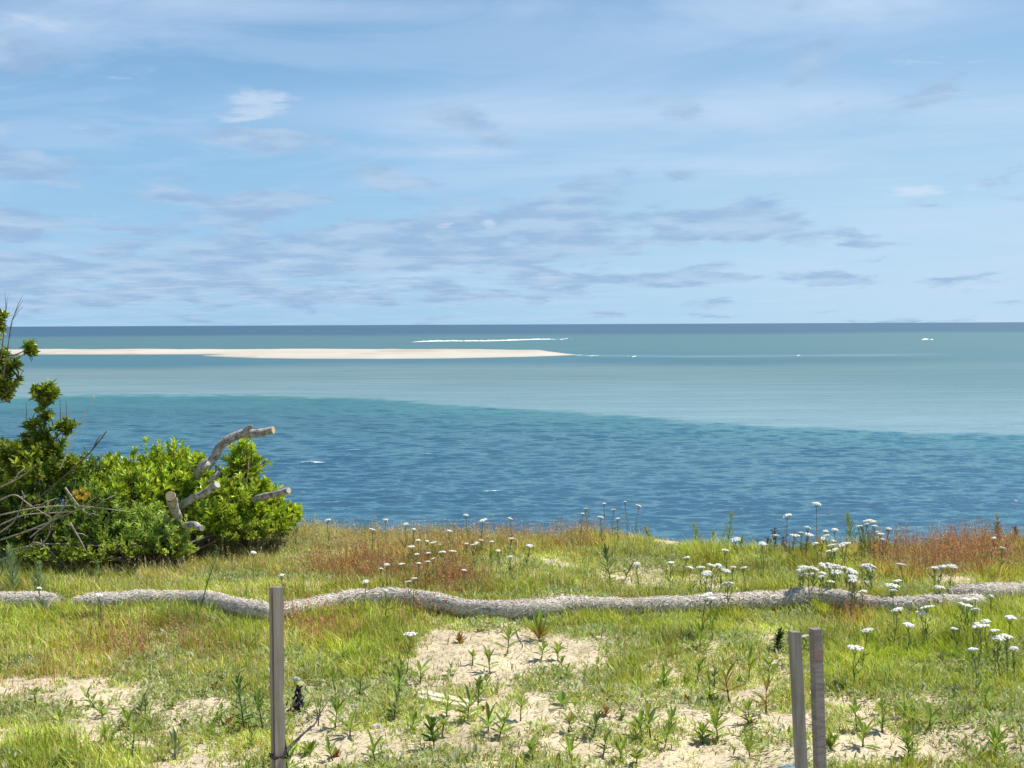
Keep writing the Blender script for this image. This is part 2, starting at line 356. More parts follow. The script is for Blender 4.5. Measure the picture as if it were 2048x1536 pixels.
# thin rip line trailing from the bar's tip
ripy = np.interp(PX, [1150, 1400, 1650, 1900], [711, 713, 711, 709]); onrip = st(PX, 1140, 1200)*(1-st(PX, 1750, 1950))
col = col + (c_(.20, .30, .29)-col)*(np.exp(-((PY-ripy)/1.3)**2)[..., None]*onrip*0.55)
col = col + (c_(.02, .09, .12)-col)*(np.exp(-((PY-ripy-8)/5)**2)[..., None]*onrip*0.7)
tr = np.clip((PY-bnd)/46, 0, 1)[..., None]
nearc = GREEN*(1-tr) + DEEP*tr + (fbm(X, Y, 9, 51)[..., None]-0.5)*c_(.012, .04, .04)
col = col + (nearc-col)*near[..., None]
col = np.clip(col, 0.004, 1)
def water():
    m, t, b = mat('sea_water'); a = t.n.new('ShaderNodeVertexColor'); a.layer_name = 'col'
    g = t.n.new('ShaderNodeNewGeometry'); p = g.outputs['Position']
    f = t.n.new('ShaderNodeAttribute'); f.attribute_name = 'foam'
    nz = t.noise(p, 9, 5, 0.65)
    foam = t.mapr(t.m('ADD', f.outputs['Fac'], t.m('MULTIPLY', t.m('SUBTRACT', nz, 0.5), 0.5)), 0.80, 1.0)
    ms = t.n.new('ShaderNodeMapping'); t.link(p, ms.inputs[0]); ms.inputs['Scale'].default_value = (0.05, 0.42, 1); ms.inputs['Rotation'].default_value = (0, 0, 0.05)
    sk = t.noise(ms.outputs[0], 1.0, 7, 0.7, 0.3); body = t.mix(1.0, a.outputs[0], t.ramp(sk, [(0.32, (0.72, 0.76, 0.80)), (0.5, (0.98, 0.98, 0.98)), (0.66, (1.25, 1.2, 1.16))]), 'MULTIPLY')
    cl_ = t.n.new('ShaderNodeVectorMath'); cl_.operation = 'LENGTH'; t.link(p, cl_.inputs[0]); far = cl_.outputs['Value']
    mp = t.n.new('ShaderNodeMapping'); t.link(p, mp.inputs[0]); mp.inputs['Scale'].default_value = (0.6, 1.1, 1)
    n2 = t.noise(mp.outputs[0], 3.4, 5, 0.6, 0.2); n3 = t.noise(mp.outputs[0], 0.4, 6, 0.7, 0.3)
    bump = t.n.new('ShaderNodeBump'); bump.inputs['Strength'].default_value = 0.5; bump.inputs['Distance'].default_value = 0.06
    t.link(t.m('ADD', n2, t.m('MULTIPLY', n3, 1.5)), bump.inputs['Height'])
    df = t.n.new('ShaderNodeBsdfDiffuse'); t.link(t.mix(foam, body, (0.62, 0.68, 0.70)), df.inputs[0]); t.link(bump.outputs[0], df.inputs['Normal'])
    gl = t.n.new('ShaderNodeBsdfGlossy'); gl.inputs['Color'].default_value = (.86, 1, .98, 1); t.link(bump.outputs[0], gl.inputs['Normal']); t.link(t.mapr(far, 60, 300, 0.03, 0.35), gl.inputs['Roughness'])
    fr = t.n.new('ShaderNodeFresnel'); fr.inputs['IOR'].default_value = 1.333; t.link(bump.outputs[0], fr.inputs['Normal'])
    # unresolved ripples keep the mean reflectance of a far sea well below that of a flat mirror
    fac = t.m('MULTIPLY', t.m('MINIMUM', fr.outputs[0], t.mapr(far, 50, 200, 0.60, 0.26)), t.m('SUBTRACT', 1.0, foam))
    mx = t.n.new('ShaderNodeMixShader'); t.link(fac, mx.inputs[0]); t.link(df.outputs[0], mx.inputs[1]); t.link(gl.outputs[0], mx.inputs[2]); t.link(mx.outputs[0], t.n['Material Output'].inputs[0])
    return m
M_SEA = water()
sea = mesh_obj('sea', np.stack([X, Y, SEA_Z+H], -1).reshape(-1, 3), [grid_faces(*X.shape)[:, ::-1]], M_SEA, col=col.reshape(-1, 3), smooth=True)
tag(sea, kind='structure')
zone = (PY > 770) & (PY < 1100) & (near > .9); hp = np.percentile(H[zone], 99.3)
hf = np.clip((H-hp)/(0.25*hp)+.6, 0, 1.0)*np.clip((fbm(X*.6, Y, 3.0, 61)-0.60)*9, 0, 1)*zone
at = sea.data.attributes.new('foam', 'FLOAT', 'POINT'); at.data.foreach_set('value', hf.ravel().astype(np.float32))

# sandbar: low island of pale sand in the sea, built from its waterline
def sea_pt(px, py): return on_plane(px, py, SEA_Z)
def island(name, near_px, far_px, hgt, seed):
    nx = 260; xs_ = np.linspace(near_px[0][0], near_px[-1][0], nx); rows = 26
    V = []
    for x_ in xs_:
        ny = np.interp(x_, [p[0] for p in near_px], [p[1] for p in near_px]); fy = np.interp(x_, [p[0] for p in far_px], [p[1] for p in far_px])
        a = sea_pt(x_, ny); b2 = sea_pt(x_, fy)
        for j in range(rows):
            s = j/(rows-1); p = a.lerp(b2, s); wdt = (b2-a).length
            hh = hgt*min(1, wdt/25)*(math.sin(math.pi*min(1, max(0, s)))**0.55) * (0.75+0.5*float(fbm(p.x, p.y, 14, seed)))
            V.append((p.x, p.y, SEA_Z - 0.12 + hh))
    return mesh_obj(name, V, [grid_faces(nx, rows)], M_BAR, smooth=True)
tag(island('sandbar', [(-700, 709), (0, 709), (300, 709), (500, 708.6), (700, 709), (1000, 709), (1160, 709.6)], [(-700, 702), (0, 702), (400, 702), (700, 702), (1000, 703), (1080, 705), (1130, 708), (1160, 709.2)], 1.0, 71), kind='structure')
tag(island('sandbar', [(395, 711.5), (450, 714), (520, 716.5), (600, 717.5), (760, 718), (900, 717), (1050, 713.8), (1130, 711), (1158, 709.8)], [(395, 711.2), (450, 710.8), (540, 709.6), (620, 707), (900, 706), (1080, 707), (1140, 708.6), (1158, 709.4)], .75, 77), kind='structure')
# breakers behind the bar
def surf(name, px0, px1, y0, y1, n, thick, hgt, seed):
    V = []; rr = random.Random(seed)
    for i in range(n):
        s = i/(n-1); px = px0+(px1-px0)*s; py = y0+(y1-y0)*s + 1.3*math.sin(s*9+seed)*0.5
        on = max(0.0, min(1, (vnoise(px, seed, 14, seed)-0.08)*6))*min(1, s*8, (1-s)*8)
        c = sea_pt(px, py); t = thick*(0.4+0.9*vnoise(px, 3, 9, seed))*max(on, 0.02)
        for j, (dy_, dz_) in enumerate([(-1, -0.08), (-0.75, .35), (-0.2, 0.8), (0.2, 1.0), (0.6, 0.5), (1, -0.08)]):
            hh = hgt*dz_*(0.5+vnoise(px, j, 5, seed+2))*max(on, 0.02)
            V.append((c.x, c.y+dy_*t, SEA_Z+hh - (0.05 if dz_ < 0 else 0)))
    return mesh_obj(name, V, [grid_faces(n, 6)], M_FOAM, smooth=True)
def foam_mat():
    m, t, b = mat('sea_foam'); g = t.n.new('ShaderNodeNewGeometry'); nz = t.noise(g.outputs['Position'], 0.8, 5, 0.7)
    t.link(t.ramp(nz, [(0.38, (0.45, 0.58, 0.6)), (0.55, (0.86, 0.87, 0.88))]), b.inputs['Base Color']); b.inputs['Roughness'].default_value = 0.8; return m
M_FOAM = foam_mat()
for args in [(820, 1120, 684.2, 678.8, 420, 5.0, 0.36, 3), (1110, 1145, 678.6, 677.8, 40, 3.5, 0.25, 5), (1845, 1866, 679, 679, 20, 4, 0.25, 8), (1150, 1200, 710.6, 711.5, 40, .8, 0.06, 9),
             (1255, 1275, 713, 713, 20, .8, 0.06, 10), (1590, 1606, 711, 711, 20, .8, 0.06, 12)]:
    tag(surf('breaking_surf', *args), kind='structure')

# ------------------------------------------------------------------ vegetation fields, laid out over the ground
def field(spots, px, py, nz=0.0):
    r = np.zeros_like(px)
    for (cx, cy, rx, ry, a) in spots: r = r + a*np.exp(-(((px-cx)/rx)**2+((py-cy)/ry)**2))
    return r
BARE = [(1000, 1130, 90, 12, .2), (450, 1160, 80, 14, .25), (1280, 1160, 120, 16, .35), (1620, 1170, 60, 12, .4), (1930, 1170, 70, 14, .3), (1420, 1290, 60, 16, .4), (1560, 1340, 60, 30, .5), (1130, 1205, 70, 8, .6), (1330, 1140, 120, 20, .28), (1200, 1120, 90, 20, .2), (1500, 1160, 80, 20, .25), (1780, 1190, 90, 9, .45), (950, 1320, 130, 48, 1.2), (1150, 1310, 120, 38, .95), (1010, 1275, 110, 22, .5), (170, 1385, 90, 30, .7), (180, 1440, 80, 30, .5), (640, 1440, 70, 40, .6), (1500, 1440, 80, 28, .75), (1320, 1430, 100, 26, .5),
        (1480, 1520, 200, 28, .75), (1760, 1500, 150, 24, .6), (1000, 1440, 130, 22, .5), (800, 1500, 120, 24, .5), (1410, 1088, 90, 11, .9), (380, 1410, 80, 20, .35), (1180, 1500, 150, 20, .4), (1540, 1280, 40, 30, .8),
        (1490, 1390, 60, 16, .6), (650, 1520, 90, 14, .6), (1290, 1215, 140, 14, .0), (1850, 1405, 120, 14, .55), (420, 1530, 100, 18, .5), (1740, 1175, 50, 10, .6), (1960, 1470, 100, 16, .5), (1700, 1400, 60, 10, .5)]
LUSH = [(1850, 1330, 230, 55, .9), (60, 1500, 90, 60, .9), (250, 1270, 330, 55, .7), (700, 1290, 110, 60, .75), (1300, 1260, 140, 26, .35), (1250, 1340, 60, 30, .5), (1400, 1250, 120, 25, .5), (400, 1230, 90, 40, .5), (1990, 1250, 120, 40, .6)]
RED = [(740, 1150, 140, 26, 1.5), (910, 1175, 75, 22, 1.5), (1040, 1080, 90, 18, .5), (1180, 1075, 60, 14, .45), (1890, 1125, 120, 36, 3.0), (1880, 1098, 130, 12, 1.5), (300, 1300, 150, 45, .75), (60, 1380, 90, 50, .8), (640, 1255, 70, 32, 1.2), (860, 1235, 60, 18, .8), (900, 1110, 150, 20, .5),
       (1700, 1230, 40, 30, 1.1), (1720, 1250, 60, 30, .3), (1160, 1100, 90, 30, .35), (620, 1130, 90, 16, .3), (190, 1260, 80, 20, .3), (1600, 1110, 40, 25, .4)]
TAN = [(560, 1085, 260, 26, 1.3), (820, 1085, 220, 20, 1.1), (200, 1340, 200, 60, .5), (350, 1150, 200, 30, .45), (1080, 1085, 200, 20, .8), (1250, 1180, 160, 30, .35), (560, 1320, 120, 50, .4), (1890, 1100, 130, 26, 1.4), (60, 1400, 80, 60, .4)]
def base_cover(px, py):
    c = np.interp(py, [1050, 1180, 1235, 1300, 1350, 1540], [.98, 0.78, .80, .70, .62, .62])
    c = c + np.where(py > 1240, 1, .5)*(vnoise(px, py*2.2, 120, 131)-.5)*.45 + (vnoise(px, py*2.2, 45, 133)-.5)*.55 + np.where(py > 1290, 1, .3)*(vnoise(px, py*2., 20, 134)-.5)*.4
    c = np.where((px < 500) & (py < 1350), np.maximum(c, .85), c)
    return np.clip(c + field(LUSH, px, py) - field(BARE, px, py), 0, 1.2)
def scatter(n, ymin=4.6, seed=0):
    g = np.random.default_rng(seed); y = np.sqrt(g.uniform(ymin**2, 14.6**2, n)); x = g.uniform(-0.47, 0.47, n)*y
    e = y < edge_y(x)+0.75; return x[e], y[e], g
def blades(name, x, y, h, wd, lean, c, mat_, g, tipc=None, z=None, bend=0.45):
    n = len(x); z = ground_z(x, y)-0.01 if z is None else z
    a = g.uniform(0, 2*math.pi, n); la = math.pi*.9 + (vnoise(x, y, .13, 141)-.5)*6 + g.normal(0, .9, n)     # lean, slightly to the left with the wind
    P = np.stack([x, y, z], -1); s = np.stack([np.cos(a), np.sin(a), np.zeros(n)], -1)*(wd/2)[:, None]
    L = np.stack([np.cos(la), np.sin(la), np.zeros(n)], -1)*(lean*h)[:, None]; U = np.zeros((n, 3)); U[:, 2] = h*np.sqrt(np.clip(1-lean**2*0.5, 0.2, 1))
    m_ = P + U*0.55 + L*bend*0.55; t_ = P + U + L
    V = np.stack([P-s, P+s, m_-s*0.8, m_+s*0.8, t_], 1).reshape(-1, 3)
    i = np.arange(n)*5
    Q = np.stack([i, i+1, i+3, i+2], -1); T = np.stack([i+2, i+3, i+4], -1)
    cc = np.repeat(c[:, None, :], 5, 1)
    if tipc is not None: cc = cc.copy(); cc[:, 4] = tipc; cc[:, 2:4] = (c[:, None, :]+tipc[:, None, :])/2
    return mesh_obj(name, V, [Q, T], mat_, col=cc.reshape(-1, 3))
def palette(g, n, cols, var=0.18):
    cols = np.array(cols); c = cols[g.integers(0, len(cols), n)]
    return c*np.clip(g.normal(1, var, (n, 1)), 0.5, 1.7)*np.clip(g.normal(1, .05, (n, 3)), .8, 1.2)
G1 = [(.42, .52, .05), (.32, .44, .035), (.54, .60, .09), (.60, .60, .16), (.19, .30, .03), (.48, .44, .11)]
G2 = [(.52, .47, .18), (.60, .52, .26), (.46, .42, .14), (.66, .58, .34)]
# tall meadow grass
x, y, g = scatter(760000, 4.6, 1); px, py = project(np.stack([x, y, np.zeros_like(x)], -1))
cov = base_cover(px, py); clump = fbm(x, y, 0.35, 91, 3); fine = vnoise(x, y, 0.07, 95)
keep = g.uniform(0, 1, len(x)) < np.clip((cov-0.40)*1.3, 0.02, 1)*np.clip((clump*0.9+fine*0.45-0.42)*2.6, 0.03, 1)
x, y, px, py, clump, cov_k = x[keep], y[keep], px[keep], py[keep], clump[keep], cov[keep]; n = len(x)
tan = np.clip(field(TAN, px, py)+0.26, 0, 1); lush = field(LUSH, px, py)
c = palette(g, n, G1); ct = palette(g, n, G2)
warm = np.clip(tan + 0.5*(fbm(x, y, 0.9, 97)-0.5), 0, 1)
pl_ = (g.uniform(0, 1, n) < np.clip(lush, 0, 1)*.7)[:, None]; c = np.where(pl_, palette(g, n, [(.38, .54, .045), (.30, .46, .04), (.50, .60, .07)]), c); warm = warm*(1-.6*np.clip(lush, 0, 1))
pick = (g.uniform(0, 1, n) < warm*0.85)[:, None]; c = np.where(pick, ct, c)
c = c*(0.42+1.05*fbm(x, y, .38, 151, 3))[:, None]
red = field(RED, px, py); pickr = (g.uniform(0, 1, n) < np.clip(red*0.55, 0, .6))[:, None]; c = np.where(pickr, palette(g, n, [(.46, .22, .11), (.52, .28, .15), (.38, .17, .08)]), c)
h = (0.022 + 0.095*clump)*np.clip(.45+cov_k*.75, .5, 1.1)*np.clip(g.lognormal(0, .32, n), .4, 2.0)*np.where(py > 1300, 0.9, 1.12)
h = h*np.where(np.abs(py-1240) < 40, 0.8, 1)*np.where(py > 1300, .9, 1)
tag(blades('meadow_grass', x, y, h, g.uniform(.0028, .0075, n), np.clip(np.abs(g.normal(.45, .32, n)), 0, 1.1), c, M_GRASS, g, tipc=c*1.12+np.array([.03, .02, .01])),
    'yellow green meadow grass growing along the edge of the bluff', 'grass', kind='stuff')
# short turf tufts over the sand
x, y, g = scatter(820000, 4.6, 2); px, py = project(np.stack([x, y, np.zeros_like(x)], -1))
cov = base_cover(px, py); cl = fbm(x, y, 0.22, 101, 3); cl2 = vnoise(x, y, 0.055, 104)
keep = g.uniform(0, 1, len(x)) < np.clip((cl*0.75+cl2*0.55-0.66+cov*0.42)*4.0, 0, 1)*np.clip(cov*1.5+0.08, 0, 1)
x, y, px, py = x[keep], y[keep], px[keep], py[keep]; n = len(x)
c = palette(g, n, [(.48, .60, .09), (.36, .50, .06), (.60, .66, .17), (.60, .60, .26), (.50, .62, .22)])
tag(blades('short_turf', x, y, g.uniform(.012, .055, n), g.uniform(.003, .010, n), g.uniform(.2, 1.1, n), c*(0.45+1.0*fbm(x, y, .2, 153, 3))[:, None], M_GRASS, g),
    'short pale green turf tufts spread thinly over the sand', 'turf', kind='stuff')
# low leafy ground cover (small leaves lying on the sand)
def flat_leaves(name, x, y, z, ln, wd, c, mat_, g, up=(0.1, 0.8)):
    n = len(x); a = g.uniform(0, 2*math.pi, n); e = g.uniform(up[0], up[1], n)
    d = np.stack([np.cos(a)*np.cos(e), np.sin(a)*np.cos(e), np.sin(e)], -1); s = np.stack([-np.sin(a), np.cos(a), np.zeros(n)], -1)
    P = np.stack([x, y, z], -1); up_ = np.array([0, 0, 1.0])
    l = ln[:, None]; w_ = wd[:, None]/2
    V = np.stack([P, P+d*l*.35+s*w_+up_*w_*.4, P+d*l*.7+s*w_*.8+up_*w_*.3, P+d*l, P+d*l*.7-s*w_*.8+up_*w_*.3, P+d*l*.35-s*w_+up_*w_*.4], 1).reshape(-1, 3)
    i = np.arange(n)*6; Q = np.concatenate([np.stack([i, i+1, i+2, i+3], -1), np.stack([i, i+3, i+4, i+5], -1)])
    return mesh_obj(name, V, [Q], mat_, col=np.repeat(c, 6, 0))
x, y, g = scatter(420000, 4.6, 3); px, py = project(np.stack([x, y, np.zeros_like(x)], -1)); cov = base_cover(px, py)
cl = fbm(x, y, 0.5, 111, 4)
keep = (g.uniform(0, 1, len(x)) < np.clip((cl-0.40)*5, 0, 1)*np.clip(cov*1.8, 0.12, 1)); x, y = x[keep], y[keep]; n = len(x)
c = palette(g, n, [(.30, .38, .14), (.40, .45, .24), (.27, .37, .08), (.46, .48, .32)])
tag(flat_leaves('ground_cover', x, y, ground_z(x, y)+g.uniform(0, .02, n), g.uniform(.012, .050, n), g.uniform(.005, .016, n), c, M_HERB, g, up=(.1, 1.2)),
    'low small leaved ground cover creeping over the sand', 'ground cover', kind='stuff')
# dry litter
x, y, g = scatter(90000, 4.6, 4); n = len(x)
c = palette(g, n, [(.50, .42, .28), (.38, .29, .17), (.60, .53, .40), (.18, .12, .07), (.14, .10, .06)], .2)
tag(flat_leaves('dry_litter', x, y, ground_z(x, y)+.004, g.uniform(.012, .06, n), g.uniform(.002, .006, n), c, M_DRY, g, up=(-.05, .22)),
    'dry straw and stem litter lying scattered on the sand', 'litter', kind='stuff')
# red sorrel: thin stalks with rusty seed spikes
def sorrel(name, x, y, h, g, cols, label, cat, nseed=9, spread=.010, size=.0055):
    n = len(x); z = ground_z(x, y)-.01; la = g.uniform(0, 6.28, n); le = np.abs(g.normal(.10, .10, n))
    P = np.stack([x, y, z], -1); T = P + np.stack([np.cos(la)*le*h, np.sin(la)*le*h, h], -1)
    a = g.uniform(0, 6.28, n); s = np.stack([np.cos(a), np.sin(a), np.zeros(n)], -1)*.0016
    V1 = np.stack([P-s, P+s, T], 1).reshape(-1, 3); i = np.arange(n)*3; F1 = np.stack([i, i+1, i+2], -1)
    c = palette(g, n, cols); C1 = np.repeat(c*.85, 3, 0)
    k = nseed; f = g.uniform(.42, 1.02, (n, k)); B = P[:, None]+(T-P)[:, None]*f[..., None] + g.normal(0, spread, (n, k, 3))*(1.25-f[..., None])
    B = B.reshape(-1, 3); m = len(B); sz = g.uniform(size*.6, size*1.5, m)[:, None]
    d1 = g.normal(0, 1, (m, 3)); d1 /= np.linalg.norm(d1, axis=1)[:, None]; d2 = g.normal(0, 1, (m, 3)); d2[:, 2] += 1.5; d2 /= np.linalg.norm(d2, axis=1)[:, None]
    V2 = np.stack([B-d2*sz*1.4, B+d1*sz*.6, B+d2*sz*1.4, B-d1*sz*.6], 1).reshape(-1, 3); j = np.arange(m)*4 + len(V1); F2 = np.stack([j, j+1, j+2, j+3], -1)
    C2 = np.repeat(np.repeat(c, k, 0)*g.uniform(.8, 1.3, (m, 1)), 4, 0)
    return tag(mesh_obj(name, np.concatenate([V1, V2]), [F1, F2], M_GRASS, col=np.concatenate([C1, C2])), label, cat, kind='stuff')
x, y, g = scatter(120000, 5, 5); px, py = project(np.stack([x, y, np.zeros_like(x)], -1)); red = field(RED, px, py)*np.clip(base_cover(px, py), 0, 1)
keep = g.uniform(0, 1, len(x)) < np.clip((red-.12)*.55, 0, .8)*np.clip((vnoise(x, y, .16, 121)-.2)*2, 0, 1); x, y, py, px_k = x[keep], y[keep], py[keep], px[keep]
hh = g.uniform(.13, .27, len(x))*np.where(py > 1200, .75, 1)*np.where((px_k > 1740) & (px_k < 2010) & (py < 1180), 1.1, 1)
sorrel('red_sorrel', x, y, hh, g, [(.44, .18, .12), (.50, .26, .17), (.40, .21, .14), (.56, .36, .24)], 'rust red sorrel seed stalks standing in patches through the grass', 'sorrel')
# dry seeding grass, tan, along the bluff edge
x, y, g = scatter(120000, 5, 6); px, py = project(np.stack([x, y, np.zeros_like(x)], -1)); tn = field(TAN, px, py)*np.clip(base_cover(px, py), 0, 1)
keep = g.uniform(0, 1, len(x)) < np.clip((tn-.10)*.35, 0, .4); x, y, py = x[keep], y[keep], py[keep]
sorrel('seeding_grass', x, y, g.uniform(.10, .22, len(x))*np.where(py > 1200, .7, 1), g, [(.62, .53, .30), (.58, .46, .26), (.52, .38, .22)], 'straw coloured seeding grass heads near the bluff edge', 'grass', nseed=7, spread=.008, size=.005)

# ------------------------------------------------------------------ straw wattles
def wattle(pts_px, label, rad=0.069, seed=0, r_end=None):
    base = [on_plane(a, b, 0.0) for a, b in pts_px]
    n = max(12, int(sum((base[i+1]-base[i]).length for i in range(len(base)-1))/0.035)); path = spline(base, n); path2 = []
    for i, p in enumerate(path):
        path2.append(Vector((p.x, p.y, float(ground_z(p.x, p.y))*0.6 + rad*0.84 + 0.008*noise.noise(p*1.9))))
    loc = path2[len(path2)//2].copy(); loc.z = 0
    t = thing('straw_wattle', loc, label, 'erosion log', 'straw erosion wattles across the bluff')
    rr = []
    for i in range(n):
        e = min(i, n-1-i); rr.append(rad*(0.96+0.14*noise.noise(path2[i]*2.3)+.10*noise.noise(path2[i]*6))*min(1, .55+.12*e))
    V, Fs = tube(path2, [r*.93 for r in rr], 20, True, 0.12)
    a = Acc(); a.add(V, Fs); a.build('core', M_CORE, t, True, loc)
    # fibres lying round the roll, held by netting
    g = np.random.default_rng(200+seed); m = int(n*230)
    P = np.array([list(p) for p in path2]); s = g.uniform(0, n-1.001, m); i0 = s.astype(int); f = (s-i0)[:, None]
    c0 = P[i0]*(1-f)+P[i0+1]*f; T = P[i0+1]-P[i0]; T /= np.linalg.norm(T, axis=1)[:, None]
    A = np.cross(T, [0, 0, 1.0]); A /= np.linalg.norm(A, axis=1)[:, None]; B = np.cross(A, T)
    th = g.uniform(0, 2*math.pi, m); N = A*np.cos(th)[:, None]+B*np.sin(th)[:, None]; D = np.cross(N, T)
    rad_ = np.array(rr)[i0]*g.uniform(.92, 1.05, m)
    ori = g.normal(0, .75, m); d = T*np.cos(ori)[:, None]+D*np.sin(ori)[:, None]
    L = g.uniform(.010, .030, m)[:, None]; d = d + N*g.normal(0, .2, (m, 1))
    sd_ = np.cross(N, d); sd_ /= np.linalg.norm(sd_, axis=1)[:, None]; w_ = g.uniform(.0010, .0028, m)[:, None]
    Cn = c0+N*rad_[:, None]
    V = np.stack([Cn-d*L-sd_*w_, Cn-d*L+sd_*w_, Cn+d*L*.9+sd_*w_*.7-N*.002, Cn+d*L*.9-sd_*w_*.7-N*.002], 1).reshape(-1, 3)-np.array(loc)
    k = np.arange(m)*4; col_ = palette(g, m, [(.72, .64, .54), (.64, .56, .46), (.78, .72, .63), (.48, .40, .31), (.68, .60, .49), (.74, .68, .60)], .10)
    mesh_obj('straw', V, [np.stack([k, k+1, k+2, k+3], -1)], M_STRAW, t, np.repeat(col_, 4, 0))
    return t
wattle([(-420, 1218), (-150, 1214), (0, 1218), (60, 1219), (122, 1224)], 'pale straw wattle ending left of the gap in the roll near the left edge', seed=1)
MAINW = [(148, 1219), (220, 1216), (300, 1212), (400, 1212), (440, 1220), (480, 1231), (540, 1238), (600, 1231), (650, 1220), (720, 1214), (790, 1214), (860, 1220), (930, 1231), (1010, 1238), (1080, 1236), (1140, 1228), (1250, 1225), (1350, 1223), (1450, 1219), (1550, 1211), (1620, 1210), (1690, 1218), (1760, 1229), (1850, 1232), (1920, 1230), (1962, 1224)]
wattle(MAINW, 'long winding straw wattle lying across the grass behind the three stakes', seed=2)
wattle([(1900, 1206), (1960, 1205), (2010, 1200), (2060, 1196), (2300, 1190), (2500, 1185)], 'straw wattle at the right edge whose dark end overlaps the long roll', rad=.066, seed=3)

# grass growing up in front of and over the rolls
def along(pts, u): 
    p = np.array([(q.x, q.y) for q in [on_plane(a, b, 0) for a, b in pts]]); pxs = [a for a, b in pts]
    return np.interp(u, pxs, p[:, 0]), np.interp(u, pxs, p[:, 1])
g = np.random.default_rng(77)
COVER = [(160, 260, 800), (230, 330, 520), (330, 440, 260), (560, 700, 260), (640, 860, 420), (1120, 1180, 260), (1180, 1600, 360), (1620, 1680, 700), (1680, 1800, 380), (60, 130, 200), (-300, 60, 250), (1850, 2048, 380), (1360, 1560, 260), (130, 150, 120)]
X_, Y_ = [], []
for a, b, k in COVER:
    u_ = g.uniform(a, b, k*2); xx, yy = along([(-420, 1218), (0, 1218), (122, 1222)] + MAINW + [(2300, 1228)], u_); X_.append(xx); Y_.append(yy-g.uniform(.08, .34, k*2))
x = np.concatenate(X_); y = np.concatenate(Y_); kp = vnoise(x, y, .12, 161)*.7+g.uniform(0, .6, len(x)) > .55; x = x[kp]; y = y[kp]; n = len(x); c = palette(g, n, G1+[(.52, .48, .20)])
tag(blades('verge_grass', x, y, (.03+.15*vnoise(x, y, .2, 163))*g.uniform(.5, 1.2, n), g.uniform(.003, .007, n), np.clip(np.abs(g.normal(.4, .3, n)), 0, 1.), c*(0.6+.8*vnoise(x, y, .3, 165))[:, None], M_GRASS, g, tipc=c*1.15),
    'green grass fringe growing up against the front of the straw wattles', 'grass', kind='stuff')

# ------------------------------------------------------------------ shrub machinery
def leaf_geo(P, D, N, ln, wd, fold=.35):
    """leaves as two folded faces; P,D,N arrays (n,3)"""
    S_ = np.cross(D, N); S_ /= np.maximum(np.linalg.norm(S_, axis=1)[:, None], 1e-6); N2 = np.cross(S_, D)
    l = ln[:, None]; w_ = wd[:, None]/2; dr = -0.12*l
    V = np.stack([P, P+D*l*.38+S_*w_+N2*w_*fold, P+D*l*.75+S_*w_*.75+N2*(w_*fold*.7+dr*.4), P+D*l+N2*dr, P+D*l*.75-S_*w_*.75+N2*(w_*fold*.7+dr*.4), P+D*l*.38-S_*w_+N2*w_*fold], 1).reshape(-1, 3)
    i = np.arange(len(P))*6
    return V, [np.stack([i, i+1, i+2, i+3], -1), np.stack([i, i+3, i+4, i+5], -1)]
def shoots(starts, ends, per, ln, wd, cols, g, spread=(.5, 1.1), tiponly=.35, reject=None, curve=.05):
    """leafy shoots; returns (stem Acc, leaf Acc)"""
    st_ = Acc(); lf = Acc(); PP, DD, NN, LL, WW, CC = [], [], [], [], [], []
    for a, b in zip(starts, ends):
        a = np.array(a); b = np.array(b); L = np.linalg.norm(b-a)
        mid = (a+b)/2 + g.normal(0, curve*L, 3); ax = (b-a)/L
        V, Fs = tube([a, mid, b], [.0035, .0028, .0014], 3, False); st_.add(V, Fs)
        k = max(4, int(per*g.uniform(.75, 1.25))); f = np.sort(g.uniform(tiponly, 1, k)**.8); ang = np.arange(k)*2.4+g.uniform(0, 6)
        pos = (1-f)[:, None]**2*a + 2*(f*(1-f))[:, None]*mid + (f**2)[:, None]*b
        o1 = np.cross(ax, [0.3, .2, 1.0]); o1 /= np.linalg.norm(o1)+1e-9; o2 = np.cross(ax, o1)
        out = o1*np.cos(ang)[:, None]+o2*np.sin(ang)[:, None]; sp_ = g.uniform(*spread, k)*(1.25-.6*f)
        D = ax*np.cos(sp_)[:, None]+out*np.sin(sp_)[:, None]; D /= np.linalg.norm(D, axis=1)[:, None]
        N = ax*np.sin(sp_)[:, None]-out*np.cos(sp_)[:, None] + g.normal(0, .25, (k, 3)); 
        PP.append(pos); DD.append(D); NN.append(N); sc = g.uniform(.5, 1.3, k)*(1.1-.35*(f > .9)); LL.append(ln*sc); WW.append(wd*sc)
        c = palette(g, k, cols, .24)*g.uniform(.7, 1.2); young = (f > .82)[:, None]; CC.append(np.where(young, c*np.array([1.35, 1.25, 1.0]), c))
    P, D, N, L, W_, Cc = map(np.concatenate, (PP, DD, NN, LL, WW, CC))
    if reject is not None:
        k = ~reject(P); P, D, N, L, W_, Cc = P[k], D[k], N[k], L[k], W_[k], Cc[k]
    V, Fs = leaf_geo(P, D, N, L, W_); lf.add(V, Fs, np.repeat(Cc, 6, 0)); return st_, lf
